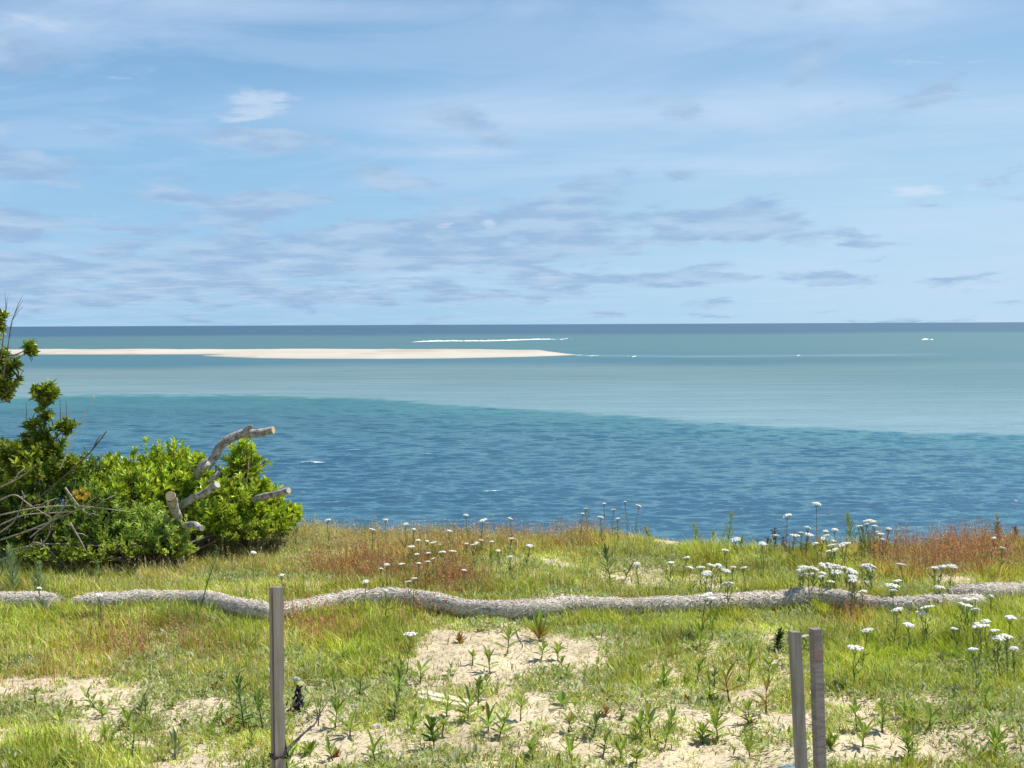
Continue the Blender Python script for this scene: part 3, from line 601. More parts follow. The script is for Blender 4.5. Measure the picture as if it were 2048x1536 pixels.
def crown_shoots(ells, n, g, ln=.22, upb=.6, ymin_shell=.45):
    """random shoots whose tips fill the outer shell of a union of ellipsoids"""
    vol = np.array([e[3]*e[4]*e[5] for e in ells])**(2/3); vol /= vol.sum(); A, B = [], []
    while len(B) < n:
        e = ells[g.choice(len(ells), p=vol)]; d = g.normal(0, 1, 3); d /= np.linalg.norm(d)
        if d[2] < -.55: continue
        r = g.uniform(ymin_shell, 1.0)**.5; c = np.array(e[:3]); tip = c + d*np.array(e[3:6])*r
        if tip[2] < .02+float(ground_z(tip[0], tip[1])): continue
        dirn = d*.75 + np.array([0, 0, upb]) + g.normal(0, .28, 3); dirn /= np.linalg.norm(dirn)
        tip = tip + dirn*g.exponential(.03); L = ln*g.uniform(.6, 1.3)
        A.append(tip-dirn*L); B.append(tip)
    return A, B
def ell(px, py, Y, rx_px, ry_px, ry):
    p = at_dist(px, py, Y); return (p.x, p.y, p.z, rx_px/F*Y, ry, ry_px/F*Y)
def branches(base, ells, g, n=14, r0=.016):
    a = Acc()
    for i in range(n):
        e = ells[i % len(ells)]; tip = Vector(e[:3]) + Vector((g.uniform(-.6, .6)*e[3], g.uniform(-.6, .6)*e[4], g.uniform(-.2, .75)*e[5]))
        mid = Vector(base).lerp(tip, .5) + Vector((g.normal(0, .06), g.normal(0, .06), g.uniform(-.02, .10)))
        V, Fs = tube(spline([base, mid, tip], 8), list(np.linspace(r0, .004, 8)), 6, True); a.add(V, Fs)
    return a
def shrub(name, base, ells, n, label, cat, cols, g, leaf=(.055, .02), per=16, ln=.22, reject=None, upb=.6, extra=None, spread=(.5, 1.1), group=None, m=None):
    t = thing(name, base, label, cat, group)
    branches(base, ells, g).build('branches', M_TWIG, t, True, base)
    A, B = crown_shoots(ells, n, g, ln, upb)
    if extra: A += [e[0] for e in extra]; B += [e[1] for e in extra]
    s_, l_ = shoots(A, B, per, leaf[0], leaf[1], cols, g, reject=reject, spread=spread)
    l_.F.update({k_: l_.F.get(k_, [])+[f_+l_.n for f_ in v_] for k_, v_ in s_.F.items()}); l_.V += s_.V; l_.C += [c_v*0+np.array((.16, .12, .07)) for c_v in s_.C]; l_.n += s_.n; l_.build('foliage', m or M_LEAF, t, False, base); return t
GREENS = [(.30, .43, .035), (.38, .50, .05), (.20, .34, .03), (.46, .56, .08)]
OLIVE = [(.17, .26, .025), (.24, .32, .03), (.32, .38, .045), (.11, .18, .02)]
FERN = [(.30, .44, .10), (.38, .50, .15), (.22, .36, .07)]
# cut limbs of the pruned tree (screen path, distance, radius)
LIMBY = 12.15
def lp(pts): return [at_dist(a, b, Yd) for a, b, Yd in pts]
root = on_plane(392, 1112, 0.0)
tb = thing('pruned_tree', root, 'grey barked tree cut back to bare sawn limbs rising from the green shrubs', 'tree')
LIMBS = [([(392, 1112, 12.3), (380, 1050, 12.6), (380, 985, 12.75), (402, 938, 12.15), (428, 915, 12.1), (448, 885, 12.1), (478, 869, 12.1), (510, 866, 12.05), (546, 860, 12.0)], .044, .034, M_CUT, 'long crooked limb reaching up and right to a pale sawn end'),
         ([(392, 1112, 12.3), (372, 1060, 12.4), (362, 1022, 12.2), (372, 1004, 11.85), (402, 990, 11.72), (434, 969, 11.62)], .034, .031, M_CUTGREY, 'short sawn limb curving up to the right'),
         ([(392, 1112, 12.3), (440, 1060, 12.5), (490, 1012, 12.4), (524, 994, 11.95), (577, 981, 11.75)], .032, .027, M_CUTGREY, 'sawn limb poking out to the right over the water'),
         ([(392, 1112, 12.3), (368, 1072, 12.1), (356, 1042, 11.75), (346, 1012, 11.5), (341, 992, 11.3)], .036, .043, M_CUT, 'stub whose round sawn end faces forward'),
         ([(392, 1112, 12.3), (364, 1060, 11.7), (382, 1050, 11.5), (404, 1056, 11.35)], .026, .026, M_CUTGREY, 'low pale stub beside the ground')]
for pts, ra, rb, mc, lb in LIMBS:
    P = lp(pts); n = 44; sp_ = spline(P, n); rad = [ra+(rb-ra)*i/(n-1) for i in range(n)]
    rad = [r*(1+.14*noise.noise(p*7)) for r, p in zip(rad, sp_)]
    a = Acc(); V, Fs = tube([p + Vector((noise.noise(p*8), 0, noise.noise(p*8+Vector((5, 0, 0)))))*.012 for p in sp_], rad, 14, False, .25); a.add(V, Fs)
    if lb.startswith('long'):
        k = at_dist(486, 868, 12.05); kn = at_dist(504, 852, 11.98); V, Fs = tube(spline([k, k.lerp(kn, .5)+Vector((0, 0, .01)), kn], 6), [.03, .024, .022, .02, .022, .010], 8, True, .5); a.add(V, Fs)
        k = at_dist(418, 926, 12.0); kn = at_dist(408, 935, 11.95); V, Fs = tube([k, kn], [.02, .012], 8, True, .5); a.add(V, Fs)
        k = at_dist(432, 932, 12.1); kn = at_dist(437, 946, 12.0); V, Fs = tube([k, kn, at_dist(416, 965, 12.)], [.012, .018, .016], 8, True, .3); a.add(V, Fs)
    lo = a.build('limb', M_BARK, tb, True, root); lo['label'] = lb
    d = (sp_[-1]-sp_[-3]).normalized(); e = sp_[-1]
    if lb.startswith('stub'): d = Vector((-.12, -.9, .35)).normalized()
    a = Acc(); V, Fs = tube([e-d*.012, e+d*.004], rad[-1]*.97, 14, True); a.add(V, Fs)
    a.build('cut_face', mc, lo, False, root)
# keep-out: air in front of the limbs (kept clear when the tree was pruned)
LP = []
for pts, ra, rb, mc, lb in LIMBS:
    q_ = spline(lp(pts[3:] if len(pts) > 4 and not lb.startswith('stub') else pts[-2:]), 24)
    LP += [(np.array(p), max(ra, rb)) for p in q_]
def near_limb(P):
    k = np.zeros(len(P), bool)
    for c_p, r in LP:
        d = P-c_p; k |= (np.hypot(d[:, 0]*1.0, d[:, 2]) < r*1.15) & (d[:, 1] < .1) & (d[:, 1] > -.9)
    return k
g = np.random.default_rng(300)
def up_shoot(px, py0, py1, Y, lean=0): return (np.array(at_dist(px, py0, Y)), np.array(at_dist(px+lean, py1, Y)))
E_mid = [ell(330, 985, 12.6, 110, 70, .5), ell(270, 1010, 12.3, 100, 80, .5), ell(380, 1010, 12.7, 70, 55, .4), ell(350, 930, 12.8, 60, 28, .3), ell(230, 950, 12.7, 60, 30, .3)]
shrub('leafy_shrub', (E_mid[0][0], E_mid[0][1], 0), E_mid, 1150, 'bright green leafy shrub behind the sawn tree limbs', 'shrub', GREENS, g, leaf=(.062, .021), per=17, reject=near_limb,
      extra=[up_shoot(x_, 930, t_, 12.7+random.uniform(-.2, .2), random.uniform(-6, 6)) for x_, t_ in [(296, 878), (322, 882), (346, 888), (268, 900), (362, 908), (240, 912), (380, 915), (352, 880), (310, 895), (216, 915)]])
E_r = [ell(480, 1010, 12.5, 85, 55, .45), ell(520, 1040, 12.4, 70, 36, .4), ell(440, 1035, 12.2, 60, 50, .35), ell(555, 1035, 12.6, 40, 22, .3), ell(488, 935, 12.75, 24, 50, .2), ell(430, 985, 12.75, 60, 40, .3)]
shrub('leafy_shrub', (E_r[0][0], E_r[0][1], 0), E_r, 1000, 'bright green shrub with a pointed top, spreading right beneath the sawn limbs', 'shrub', GREENS, g, leaf=(.062, .020), per=17, reject=near_limb,
      extra=[up_shoot(x_, y0, t_, 12.6, l_) for x_, y0, t_, l_ in [(485, 930, 884, 2), (500, 935, 890, 6), (470, 930, 900, -3), (508, 960, 930, 8), (570, 1030, 1020, 30), (585, 1050, 1030, 14), (540, 1010, 990, 12), (480, 925, 880, 4), (494, 930, 888, 0)]])
# lower left thicket
E_l = [ell(120, 1020, 11.9, 130, 60, .5), ell(60, 960, 12.3, 90, 60, .5), ell(180, 1060, 11.7, 90, 50, .4), ell(20, 1040, 11.9, 80, 70, .5), ell(150, 950, 12.4, 60, 40, .3)]
shrub('thicket_shrub', (E_l[0][0], E_l[0][1], 0), E_l, 1300, 'dark tangled green thicket at the left edge under the tall bayberry', 'shrub', [(.14, .24, .05), (.20, .31, .05), (.09, .17, .04), (.26, .37, .08)], g, leaf=(.05, .016), per=16)
# ferny plants in front
E_f = [ell(280, 1055, 11.75, 55, 42, .25), ell(330, 1075, 11.6, 45, 30, .2), ell(240, 1080, 11.6, 60, 30, .2)]
shrub('fern_weed', (E_f[0][0], E_f[0][1], 0), E_f, 480, 'pale green ferny leaved weed low in front of the shrubs', 'weed', FERN, g, leaf=(.05, .013), per=20, ln=.20, m=M_HERB, spread=(.8, 1.4))
E_v = [ell(330, 1100, 11.5, 70, 18, .15), ell(200, 1105, 11.4, 90, 20, .18), ell(480, 1065, 12.0, 60, 20, .15), ell(100, 1110, 11.4, 80, 16, .15)]
shrub('trailing_weed', (E_v[0][0], E_v[0][1], 0), E_v, 420, 'yellow green trailing weed along the foot of the shrubs', 'weed', [(.34, .46, .07), (.26, .38, .06), (.40, .48, .10)], g, leaf=(.04, .016), per=12, ln=.13, m=M_HERB)
# tall bayberry at the left
def bayberry(label, base, leaders, cols, leaf=(.058, .021)):
    t = thing('bayberry_bush', base, label, 'shrub', 'tall bayberry stems at the left edge'); st_ = Acc(); A, B = [], []
    for pts, sprays in leaders:
        P = spline([base]+lp(pts), 16); V, Fs = tube(P, list(np.linspace(.014, .004, 16)), 6, True); st_.add(V, Fs)
    st_.build('branches', M_TWIG, t, True, base)
    for pts, sprays in leaders:
        for (cx, cy, Yd, rx, ry, k) in sprays:
            c0 = np.array(at_dist(cx, cy, Yd))
            for i in range(k):
                d = g.normal(0, 1, 3); d /= np.linalg.norm(d); r = g.uniform(.3, 1)**.7*g.choice([1, 1, 1, 1.35])
                tip = c0 + d*np.array([rx/F*Yd, (rx+ry)/2/F*Yd, ry/F*Yd])*r; L = g.uniform(.05, .12)
                dr = d*.6+np.array([0, 0, .6]); dr /= np.linalg.norm(dr); A.append(tip-dr*L); B.append(tip)
    s_, l_ = shoots(A, B, 13, leaf[0], leaf[1], cols, g, tiponly=.2, spread=(.6, 1.3)); l_.F.update({k_: l_.F.get(k_, [])+[f_+l_.n for f_ in v_] for k_, v_ in s_.F.items()}); l_.V += s_.V; l_.C += [c_v*0+np.array((.16, .12, .07)) for c_v in s_.C]; l_.n += s_.n; l_.build('foliage', M_LEAF, t, False, base)
b0 = on_plane(60, 1120, 0)
bayberry('tall bayberry with a knobbly leafy crown rising beside the left edge', b0, [
    ([(70, 1000, 11.8), (85, 900, 11.8), (90, 790, 11.8)], [(92, 785, 11.8, 28, 20, 34), (88, 820, 11.8, 14, 22, 14), (80, 858, 11.8, 30, 22, 30), (130, 850, 11.8, 22, 14, 16), (75, 885, 11.8, 32, 26, 34), (110, 890, 11.8, 20, 22, 18)]),
    ([(40, 1000, 11.7), (20, 930, 11.6), (10, 890, 11.6)], [(20, 900, 11.6, 34, 24, 34), (40, 935, 11.6, 50, 30, 50), (100, 935, 11.8, 50, 30, 50), (140, 925, 11.8, 30, 18, 20)])], OLIVE)
b1 = on_plane(-70, 1125, 0)
bayberry('bayberry branches leaning into the frame at the far left above the horizon', b1, [
    ([(-60, 950, 11.3), (-50, 800, 11.3), (0, 720, 11.3), (30, 710, 11.3), (52, 700, 11.3)], [(58, 690, 11.3, 9, 14, 7), (62, 703, 11.3, 12, 6, 5), (20, 725, 11.3, 22, 14, 14), (8, 755, 11.3, 28, 26, 30), (10, 780, 11.3, 22, 18, 16)]),
    ([(-60, 900, 11.3), (-50, 700, 11.3), (-20, 640, 11.3), (-4, 630, 11.3)], [(0, 636, 11.3, 12, 18, 12), (-25, 650, 11.3, 20, 30, 20), (2, 705, 11.3, 12, 12, 6), (-30, 760, 11.3, 40, 60, 50), (-60, 900, 11.3, 50, 80, 60)])], OLIVE)
# bare twigs and dead branches
def twig(name, pts, r0, r1, m_, label, cat, side=0, group=None, seed=1):
    P = lp(pts); b = P[0]; t = tag(Acc_build_twig(name, P, r0, r1, m_, b, side, seed), label, cat, group); return t
def Acc_build_twig(name, P, r0, r1, m_, b, side, seed):
    gr = random.Random(seed); a = Acc(); sp_ = spline(P, 18); V, Fs = tube(sp_, list(np.linspace(r0, r1, 18)), 6, True, .2); a.add(V, Fs)
    for k in range(side):
        i = gr.randint(5, 16); p = sp_[i]; d = (sp_[i+1]-sp_[i]).normalized(); q = d*gr.uniform(.5, .9)+Vector((gr.uniform(-.6, .6), gr.uniform(-.4, .4), gr.uniform(-.1, .8)))
        L = gr.uniform(.06, .18); V, Fs = tube([p, p+q*L*.5+Vector((0, 0, .01)), p+q*L], [r1*1.2, r1, r1*.5], 5, True); a.add(V, Fs)
    o_ = a.build(name, m_, None, True, b); o_.location = b; return o_
twig('bare_branch', [(5, 760, 11.1), (15, 700, 11.1), (22, 650, 11.1), (30, 625, 11.1)], .006, .0022, M_TWIG, 'dark leafless twig forking above the horizon at the left edge', 'branch', 5, seed=4)
twig('bare_branch', [(2, 720, 11.2), (8, 660, 11.2), (14, 602, 11.2)], .005, .002, M_TWIG, 'straight dark twig, tallest at the far left edge', 'branch', 2, seed=5)
twig('bare_branch', [(0, 805, 11.2), (20, 800, 11.2), (32, 783, 11.2)], .004, .002, M_TWIG, 'small curved twig below the leaning bayberry', 'branch', 0)
twig('bare_branch', [(0, 797, 11.2), (30, 770, 11.2), (48, 738, 11.2)], .005, .002, M_TWIG, 'thin bare twig beside the leaning bayberry leaves', 'branch', 1, seed=9)
twig('bare_branch', [(120, 940, 11.5), (140, 890, 11.5), (160, 840, 11.5), (186, 800, 11.5), (187, 790, 11.5)], .0055, .0022, M_PALE, 'pale slender dead stem slanting up over the water', 'branch', 0)
twig('bare_branch', [(60, 1010, 11.4), (120, 960, 11.4), (180, 905, 11.4), (214, 861, 11.4)], .006, .005, M_TWIG, 'dark straight bare stem slanting up right over the thicket', 'branch', 2, seed=12)
for i, (xx, y0, y1) in enumerate([(52, 840, 803), (120, 850, 800), (132, 850, 802), (124, 900, 850)]):
    twig('bare_branch', [(xx, y0, 11.9), (xx+1, (y0+y1)/2, 11.9), (xx, y1, 11.9)], .0035, .002, M_TWIG, 'thin upright bare twig rising from the knobbly bayberry', 'branch', 0, 'upright twigs on the knobbly bayberry')
DEADS = [[(0, 1030), (80, 1015), (160, 1012), (262, 1024)], [(0, 1080), (60, 1060), (150, 1022), (180, 1015)], [(0, 975), (40, 955), (72, 930)], [(20, 1100), (90, 1088), (200, 1092), (262, 1102)], [(60, 1075), (110, 1035), (130, 1010), (150, 985)],
         [(0, 1050), (50, 1030), (120, 1025), (150, 1023)], [(40, 1110), (75, 1085), (130, 1130)], [(0, 1120), (60, 1105), (130, 1120), (180, 1140)], [(130, 975), (160, 1015), (180, 1030)], [(80, 1095), (100, 1060), (95, 1000)], [(0, 1000), (30, 990), (60, 1010), (110, 1040)],
         [(30, 1140), (90, 1128), (160, 1136)], [(0, 1065), (30, 1040), (50, 990)], [(140, 1045), (160, 1080), (176, 1110)]]
DL = ['long arching dead stem crossing in front of the thicket', 'dead stem rising right to meet the arching one', 'pale dead stem slanting up at the left edge below the bayberry', 'low dead stem lying nearly level over the thicket foot', 'thin dead stem slanting up right through the thicket',
      'dead stem just under the long arching one', 'kinked dead twig low in the thicket', 'dead stem sagging along the ground at the thicket foot', 'short dead twig leaning down right from the thicket top', 'upright dead twig in the thicket', 'wavy dead stem at the left edge', 'flat dead stem lowest in front of the thicket', 'short upright dead stem at the far left', 'dead twig dropping to the grass right of the tangle']
for i, (pts, lb) in enumerate(zip(DEADS, DL)):
    Yd = 11.2+.05*(i % 4); twig('dead_branch', [(a, b, Yd) for a, b in pts], .0075, .0035, M_DEAD, lb, 'dead branch', 2, 'dead stems tangled at the left', seed=30+i)
# yellow blossoms in the thicket
for i, (a, b) in enumerate([(152, 984), (166, 980), (176, 988), (158, 994), (170, 996)]):
    p = at_dist(a, b, 11.25); ac = Acc(); gg = np.random.default_rng(i)
    for k in range(7):
        an_ = k*2*math.pi/7; d = np.array([[math.cos(an_), -.5, math.sin(an_)*.8]]); d /= np.linalg.norm(d)
        V, Fs = leaf_geo(np.zeros((1, 3)), d, np.array([[0, -1., .3]]), np.array([.03]), np.array([.02])); ac.add(V, Fs)
    t = thing('yellow_flower', p, 'small golden yellow flower in the thicket left of the ferny weed', 'flower', 'golden flowers in the thicket'); ac.build('petals', M_YEL, t)
    q = Vector((random.uniform(-.02, .02), .12, -.3)); a = Acc(); V, Fs = tube([(0, .004, 0), q*.5+Vector((0, .02, 0)), q], .002, 4); a.add(V, Fs, (.12, .2, .04)); a.build('stem', M_HERB, t)

# feathery plants
def feathery(px, py, hp, label, name='feathery_weed', col=(.34, .46, .20), n=60, w_=.5, group=None, Yd=None, thin=.0026):
    b = on_plane(px, py, 0) if Yd is None else at_dist(px, py, Yd)
    b.z = float(ground_z(b.x, b.y))-.01; Hh = hp/F*b.y; t = thing(name, b, label, 'weed', group); a = Acc(); s_ = Acc()
    lx = random.uniform(-.06, .06); P = spline([(0, 0, 0), (lx*.4, 0, Hh*.5), (lx, 0, Hh)], 8); V, Fs = tube(P, list(np.linspace(.004, .0014, 8)), 5); s_.add(V, Fs, (.16, .24, .07)); s_.build('stem', M_HERB, t)
    for k in range(max(8, int(n*.6))):
        f = g.uniform(.12, 1); i = min(int(f*7), 6); p = np.array(P[i].lerp(P[i+1], f*7-i)); an_ = g.uniform(0, 6.28); L = Hh*.42*(1.2-f)*g.uniform(.5, 1.2)*w_*2
        q = p+np.array([math.cos(an_)*L*.5, math.sin(an_)*L*.5, L*.75]); V, Fs = tube([p, (p+q)/2-np.array([0, 0, .006]), q], [thin, thin, thin*.5], 3, False); a.add(V, Fs, np.array(col)*g.uniform(.8, 1.25))
        for j in range(5):
            r_ = p+(q-p)*g.uniform(.3, 1); e = r_+np.array([g.normal(0, .014), g.normal(0, .014), abs(g.normal(.014, .01))]); dd = (e-r_); 
            V = np.array([r_, r_+dd*.5+np.array([.0016, 0, .001]), e, r_+dd*.5-np.array([.0016, 0, .001])]); a.add(V, [np.array([[0, 1, 2, 3]])], np.array(col)*g.uniform(.8, 1.3))
    a.build('leaflets', M_HERB, t); return t
def feather(items):
    for a in items: feathery(*a[:4], **(a[4] if len(a) > 4 else {}))
feather([(1705, 1092, 85, 'tallest feathery green weed behind the yarrow at the bluff edge', dict(n=110)), (1730, 1110, 60, 'bushy feathery weed just right of the tallest one', dict(n=90)), (1455, 1098, 72, 'thin feathery weed left of the dark dock over the sandy edge', dict(n=60)),
         (1395, 1090, 46, 'first small feathery weed on the bare sandy edge'), (1425, 1095, 36, 'short feathery weed between two taller ones on the sandy edge'), (1482, 1100, 34, 'low feathery weed nearest the dark dock'), (1997, 1085, 68, 'slender feathery weed near the right edge over the water', dict(n=70)),
         (2030, 1085, 50, 'feathery weed at the right picture edge', dict(n=50)), (1783, 1085, 80, 'single thin green stalk standing above the red grass', dict(n=12, w_=.15)), (1300, 1078, 30, 'small green weed at the end of the grassy edge'),
         (30, 1195, 110, 'grey green feathery weed at the lower left of the thicket', dict(n=150, col=(.34, .45, .24))), (75, 1200, 80, 'second grey green feathery weed near the left edge', dict(n=120, col=(.34, .45, .24))), (-10, 1190, 120, 'feathery weed half cut by the left picture edge', dict(n=120, col=(.34, .45, .24))),
         (200, 1175, 60, 'thin feathery weed by the thicket corner', dict(n=40)), (590, 1035, 40, 'faint leggy weed at the right tip of the shrubs', dict(n=22, w_=.7, Yd=12.6))])

# ------------------------------------------------------------------ leafy herbs
def herb(name, px, py, hp, label, cat='plant', n=12, ll=.09, lw=.021, col=None, tip=None, whorl=False, basal=False, group=None, lean=None, red=False):
    b = on_plane(px, py, 0); b.z = float(ground_z(b.x, b.y))-.005; Hh = hp/F*b.y; t = thing(name, b, label, cat, group)
    cols = [col] if col else [(.26, .37, .07), (.33, .42, .10), (.21, .32, .06)]
    lx, ly = (random.uniform(-.15, .15)*Hh, random.uniform(-.1, .1)*Hh) if lean is None else (lean*Hh, 0)
    sh = Hh*(.15 if basal else .85); P = spline([(0, 0, 0), (lx*.4, ly*.4, sh*.5), (lx, ly, sh)], 8)
    sc = (.20, .06, .05) if red else (.16, .17, .06); s_ = Acc(); V, Fs = tube(P, list(np.linspace(.0045, .002, 8)), 6); s_.add(V, Fs, sc); s_.build('stem', M_HERB, t, True)
    f = np.sort(g.uniform(.15 if not basal else 0, 1, n)); an_ = np.arange(n)*2.4+g.uniform(0, 6); pos = np.array([list(P[min(int(v_*7), 6)].lerp(P[min(int(v_*7), 6)+1], v_*7-min(int(v_*7), 6))) for v_ in f])
    el = (1.15*f**1.2+.15+g.normal(0, .12, n)) if not basal else g.uniform(.7, 1.35, n); el = np.clip(el, .05, 1.5)
    D = np.stack([np.cos(an_)*np.cos(el), np.sin(an_)*np.cos(el), np.sin(el)], -1); N = np.stack([-np.cos(an_)*np.sin(el), -np.sin(an_)*np.sin(el), np.cos(el)], -1)
    L = ll*g.uniform(.7, 1.2, n) if not basal else Hh*g.uniform(.7, 1.05, n); W_ = lw*g.uniform(.8, 1.25, n)
    # long leaves bend: split into two leaf segments
    V, Fs = leaf_geo(pos, D, N, L, W_, .3); a = Acc(); c = palette(g, n, cols, .12)
    if tip is not None: c = np.where((f > .6)[:, None], np.array(tip), c)
    cc = np.repeat(c, 6, 0)
    if red: cc.reshape(n, 6, 3)[:, 0] = (.40, .12, .07)
    a.add(V, Fs, cc); a.build('leaves', M_HERB, t); return t
RD = (.30, .17, .06)
HERBS = [  # px, py, height px, label, options
 (1078, 1279, 62, 'tall dock plant with red base standing just in front of the wattle', dict(basal=True, n=13, lw=.030, red=True, col=(.24, .38, .06))),
 (1015, 1314, 46, 'spreading seedling beside the white curved twig', dict(n=11, ll=.095)),
 (980, 1352, 46, 'seedling with upswept leaves on the bare sand patch', dict(n=9, ll=.08)),
 (841, 1370, 46, 'upright seedling at the left edge of the bare sand patch', dict(n=9)),
 (719, 1394, 58, 'thin dark stemmed seedling left of the pale board', dict(n=8, ll=.06, col=(.10, .16, .04))),
 (1083, 1326, 34, 'first of two small tufts right of the curved twig', dict(n=9, ll=.07)), (1116, 1325, 30, 'second small tuft further right of the curved twig', dict(n=12, ll=.06)),
 (921, 1279, 22, 'reddish tuft on the sand just before the wattle', dict(n=12, ll=.05, col=RD, basal=True)), (963, 1262, 16, 'tiny sprout near the shadow of the wattle', dict(n=7, ll=.04)),
 (670, 1453, 48, 'seedling with arching leaves beside the trailing black cord', dict(n=10, ll=.09)), (788, 1443, 55, 'leafy grey green seedling below the pale board', dict(n=16, ll=.05, col=(.20, .26, .11))),
 (893, 1443, 40, 'seedling in front of the right end of the pale board', dict(n=10, ll=.07)), (956, 1425, 64, 'tall dark leaved weed touching the right end of the board', dict(n=15, ll=.06, col=(.13, .19, .06))),
 (935, 1452, 46, 'broad leaved spreading seedling in front of the tall dark weed', dict(n=16, ll=.10, lw=.018)), (998, 1488, 52, 'leaning leafy seedling at the bottom centre', dict(n=12, ll=.08, lean=.3)), (977, 1478, 36, 'small seedling beside the leaning one', dict(n=10)),
 (1127, 1418, 34, 'milkweed sprout with two broad upright leaves', dict(n=4, ll=.10, lw=.045, basal=True)), (1041, 1450, 56, 'spindly seedling with a bare lower stem', dict(n=8, ll=.06)),
 (1186, 1478, 48, 'nodding seedling right of the spindly one', dict(n=9, ll=.06, lean=.2, col=(.12, .19, .05))), (1137, 1471, 40, 'yellow green sprout left of the nodding seedling', dict(n=9, ll=.06, col=(.27, .30, .07))),
 (1064, 1523, 44, 'dense upright sprout at the bottom edge', dict(n=18, ll=.05)), (1284, 1471, 34, 'wide leaved sprout left of a tall seedling pair', dict(n=9, ll=.09)), (1141, 1522, 30, 'small thin sprout at the bottom edge', dict(n=6)),
 (869, 1499, 54, 'bushy dark green weed near the bottom left of centre', dict(n=26, ll=.07, col=(.11, .20, .04))), (1301, 1478, 58, 'erect seedling with a crown of leaves on open sand', dict(n=12, ll=.09)),
 (1421, 1412, 44, 'green seedling left of two red stemmed ones', dict(n=10, ll=.07)), (1458, 1404, 66, 'red stemmed seedling with raised leaves', dict(n=12, ll=.11, red=True)), (1532, 1431, 56, 'red stemmed seedling nearest the stake pair', dict(n=10, ll=.10, red=True)),
 (1497, 1361, 50, 'seedling with dark base behind the red stemmed ones', dict(n=11, ll=.09)), (1435, 1478, 52, 'thick leafy seedling near the bottom before the stakes', dict(n=18, ll=.08)), (1406, 1482, 40, 'shorter seedling hugging the thick leafy one', dict(n=12, ll=.08)),
 (1554, 1303, 42, 'dark green bushy weed just left of the stake pair', dict(n=60, ll=.05, lw=.014, col=(.045, .085, .02))), (1811, 1443, 42, 'pale seedling right of the stakes', dict(n=10, ll=.06)), (1714, 1467, 56, 'tall thin seedling right of the stakes', dict(n=11, ll=.07)),
 (1764, 1470, 46, 'seedling between the tall thin one and a bushy one', dict(n=10, ll=.07)), (1819, 1513, 54, 'bushy seedling at the bottom right', dict(n=18, ll=.07)), (1328, 1381, 34, 'low sprout in the thin turf right of centre', dict(n=10)),
 (1394, 1365, 50, 'upright seedling in the thin turf, left of a twin', dict(n=12, ll=.07)), (1429, 1369, 46, 'upright dark stemmed twin seedling in the thin turf', dict(n=12, ll=.06, col=(.14, .20, .05))), (1990, 1505, 52, 'leafy weed near the bottom right corner', dict(n=16, ll=.08)),
 (1725, 1496, 34, 'low sprout in front of the tall thin seedling', dict(n=10)), (1858, 1467, 30, 'sprout on the sand at the right', dict(n=8)), (292, 1431, 62, 'thin knotty weed on the left sand patch', dict(n=10, ll=.03, col=(.14, .20, .06))),
 (489, 1452, 122, 'tall dark leafy weed left of the near stake', dict(n=34, ll=.07, lw=.016, col=(.13, .22, .07))), (526, 1449, 86, 'shorter leafy weed between the tall weed and the near stake', dict(n=22, ll=.06, col=(.15, .24, .07))),
 (205, 1428, 30, 'small green tuft at the edge of the left sand patch', dict(n=14, ll=.05)), (444, 1435, 34, 'wiry sprout left of the tall dark weed', dict(n=8, ll=.06)), (212, 1478, 32, 'thin sprout below the left sand patch', dict(n=7)), (258, 1450, 26, 'tiny sprout right of the left sand patch', dict(n=7)),
 (1222, 1172, 78, 'dark blue green goldenrod standing alone behind the wattle', dict(n=20, ll=.085, lw=.016, col=(.09, .15, .06))), (1248, 1166, 44, 'smaller dark weed leaning beside the goldenrod', dict(n=9, ll=.05, lean=.4, col=(.12, .16, .07))),
 (700, 1470, 30, 'small sprout right of the arching seedling', dict(n=8)), (845, 1330, 0.1, '', None), (620, 1500, 34, 'yellow green tuft right of the near stake', dict(n=16, ll=.06, basal=True)), (1600, 1475, 30, '', None),
 (1930, 1440, 30, 'grey green sprout among thin turf at the right', dict(n=10, col=(.2, .26, .12))), (1660, 1500, 38, 'green tuft just right of the stake pair', dict(n=18, ll=.07, basal=True)), (1400, 1302, 40, 'leafy sprout between the wattle and the stakes', dict(n=12)), (1500, 1508, 30, 'sprout left of the stake feet', dict(n=8)),
 (575, 1530, 30, 'sprout at the bottom edge right of the near stake', dict(n=9)), (1240, 1520, 36, 'pointed sprout at the bottom right of centre', dict(n=9, ll=.08)), (750, 1524, 34, 'sprout at the bottom edge left of centre', dict(n=9, ll=.08)), (350, 1500, 30, 'grey sprout in the lower left turf', dict(n=9, col=(.2, .26, .13)))]
for a, b, hp, lb, kw in HERBS:
    if kw is None: continue
    herb('seedling' if 'weed' not in lb and 'dock' not in lb and 'goldenrod' not in lb else 'leafy_weed', a, b, hp, lb, 'plant', group=None, **kw)
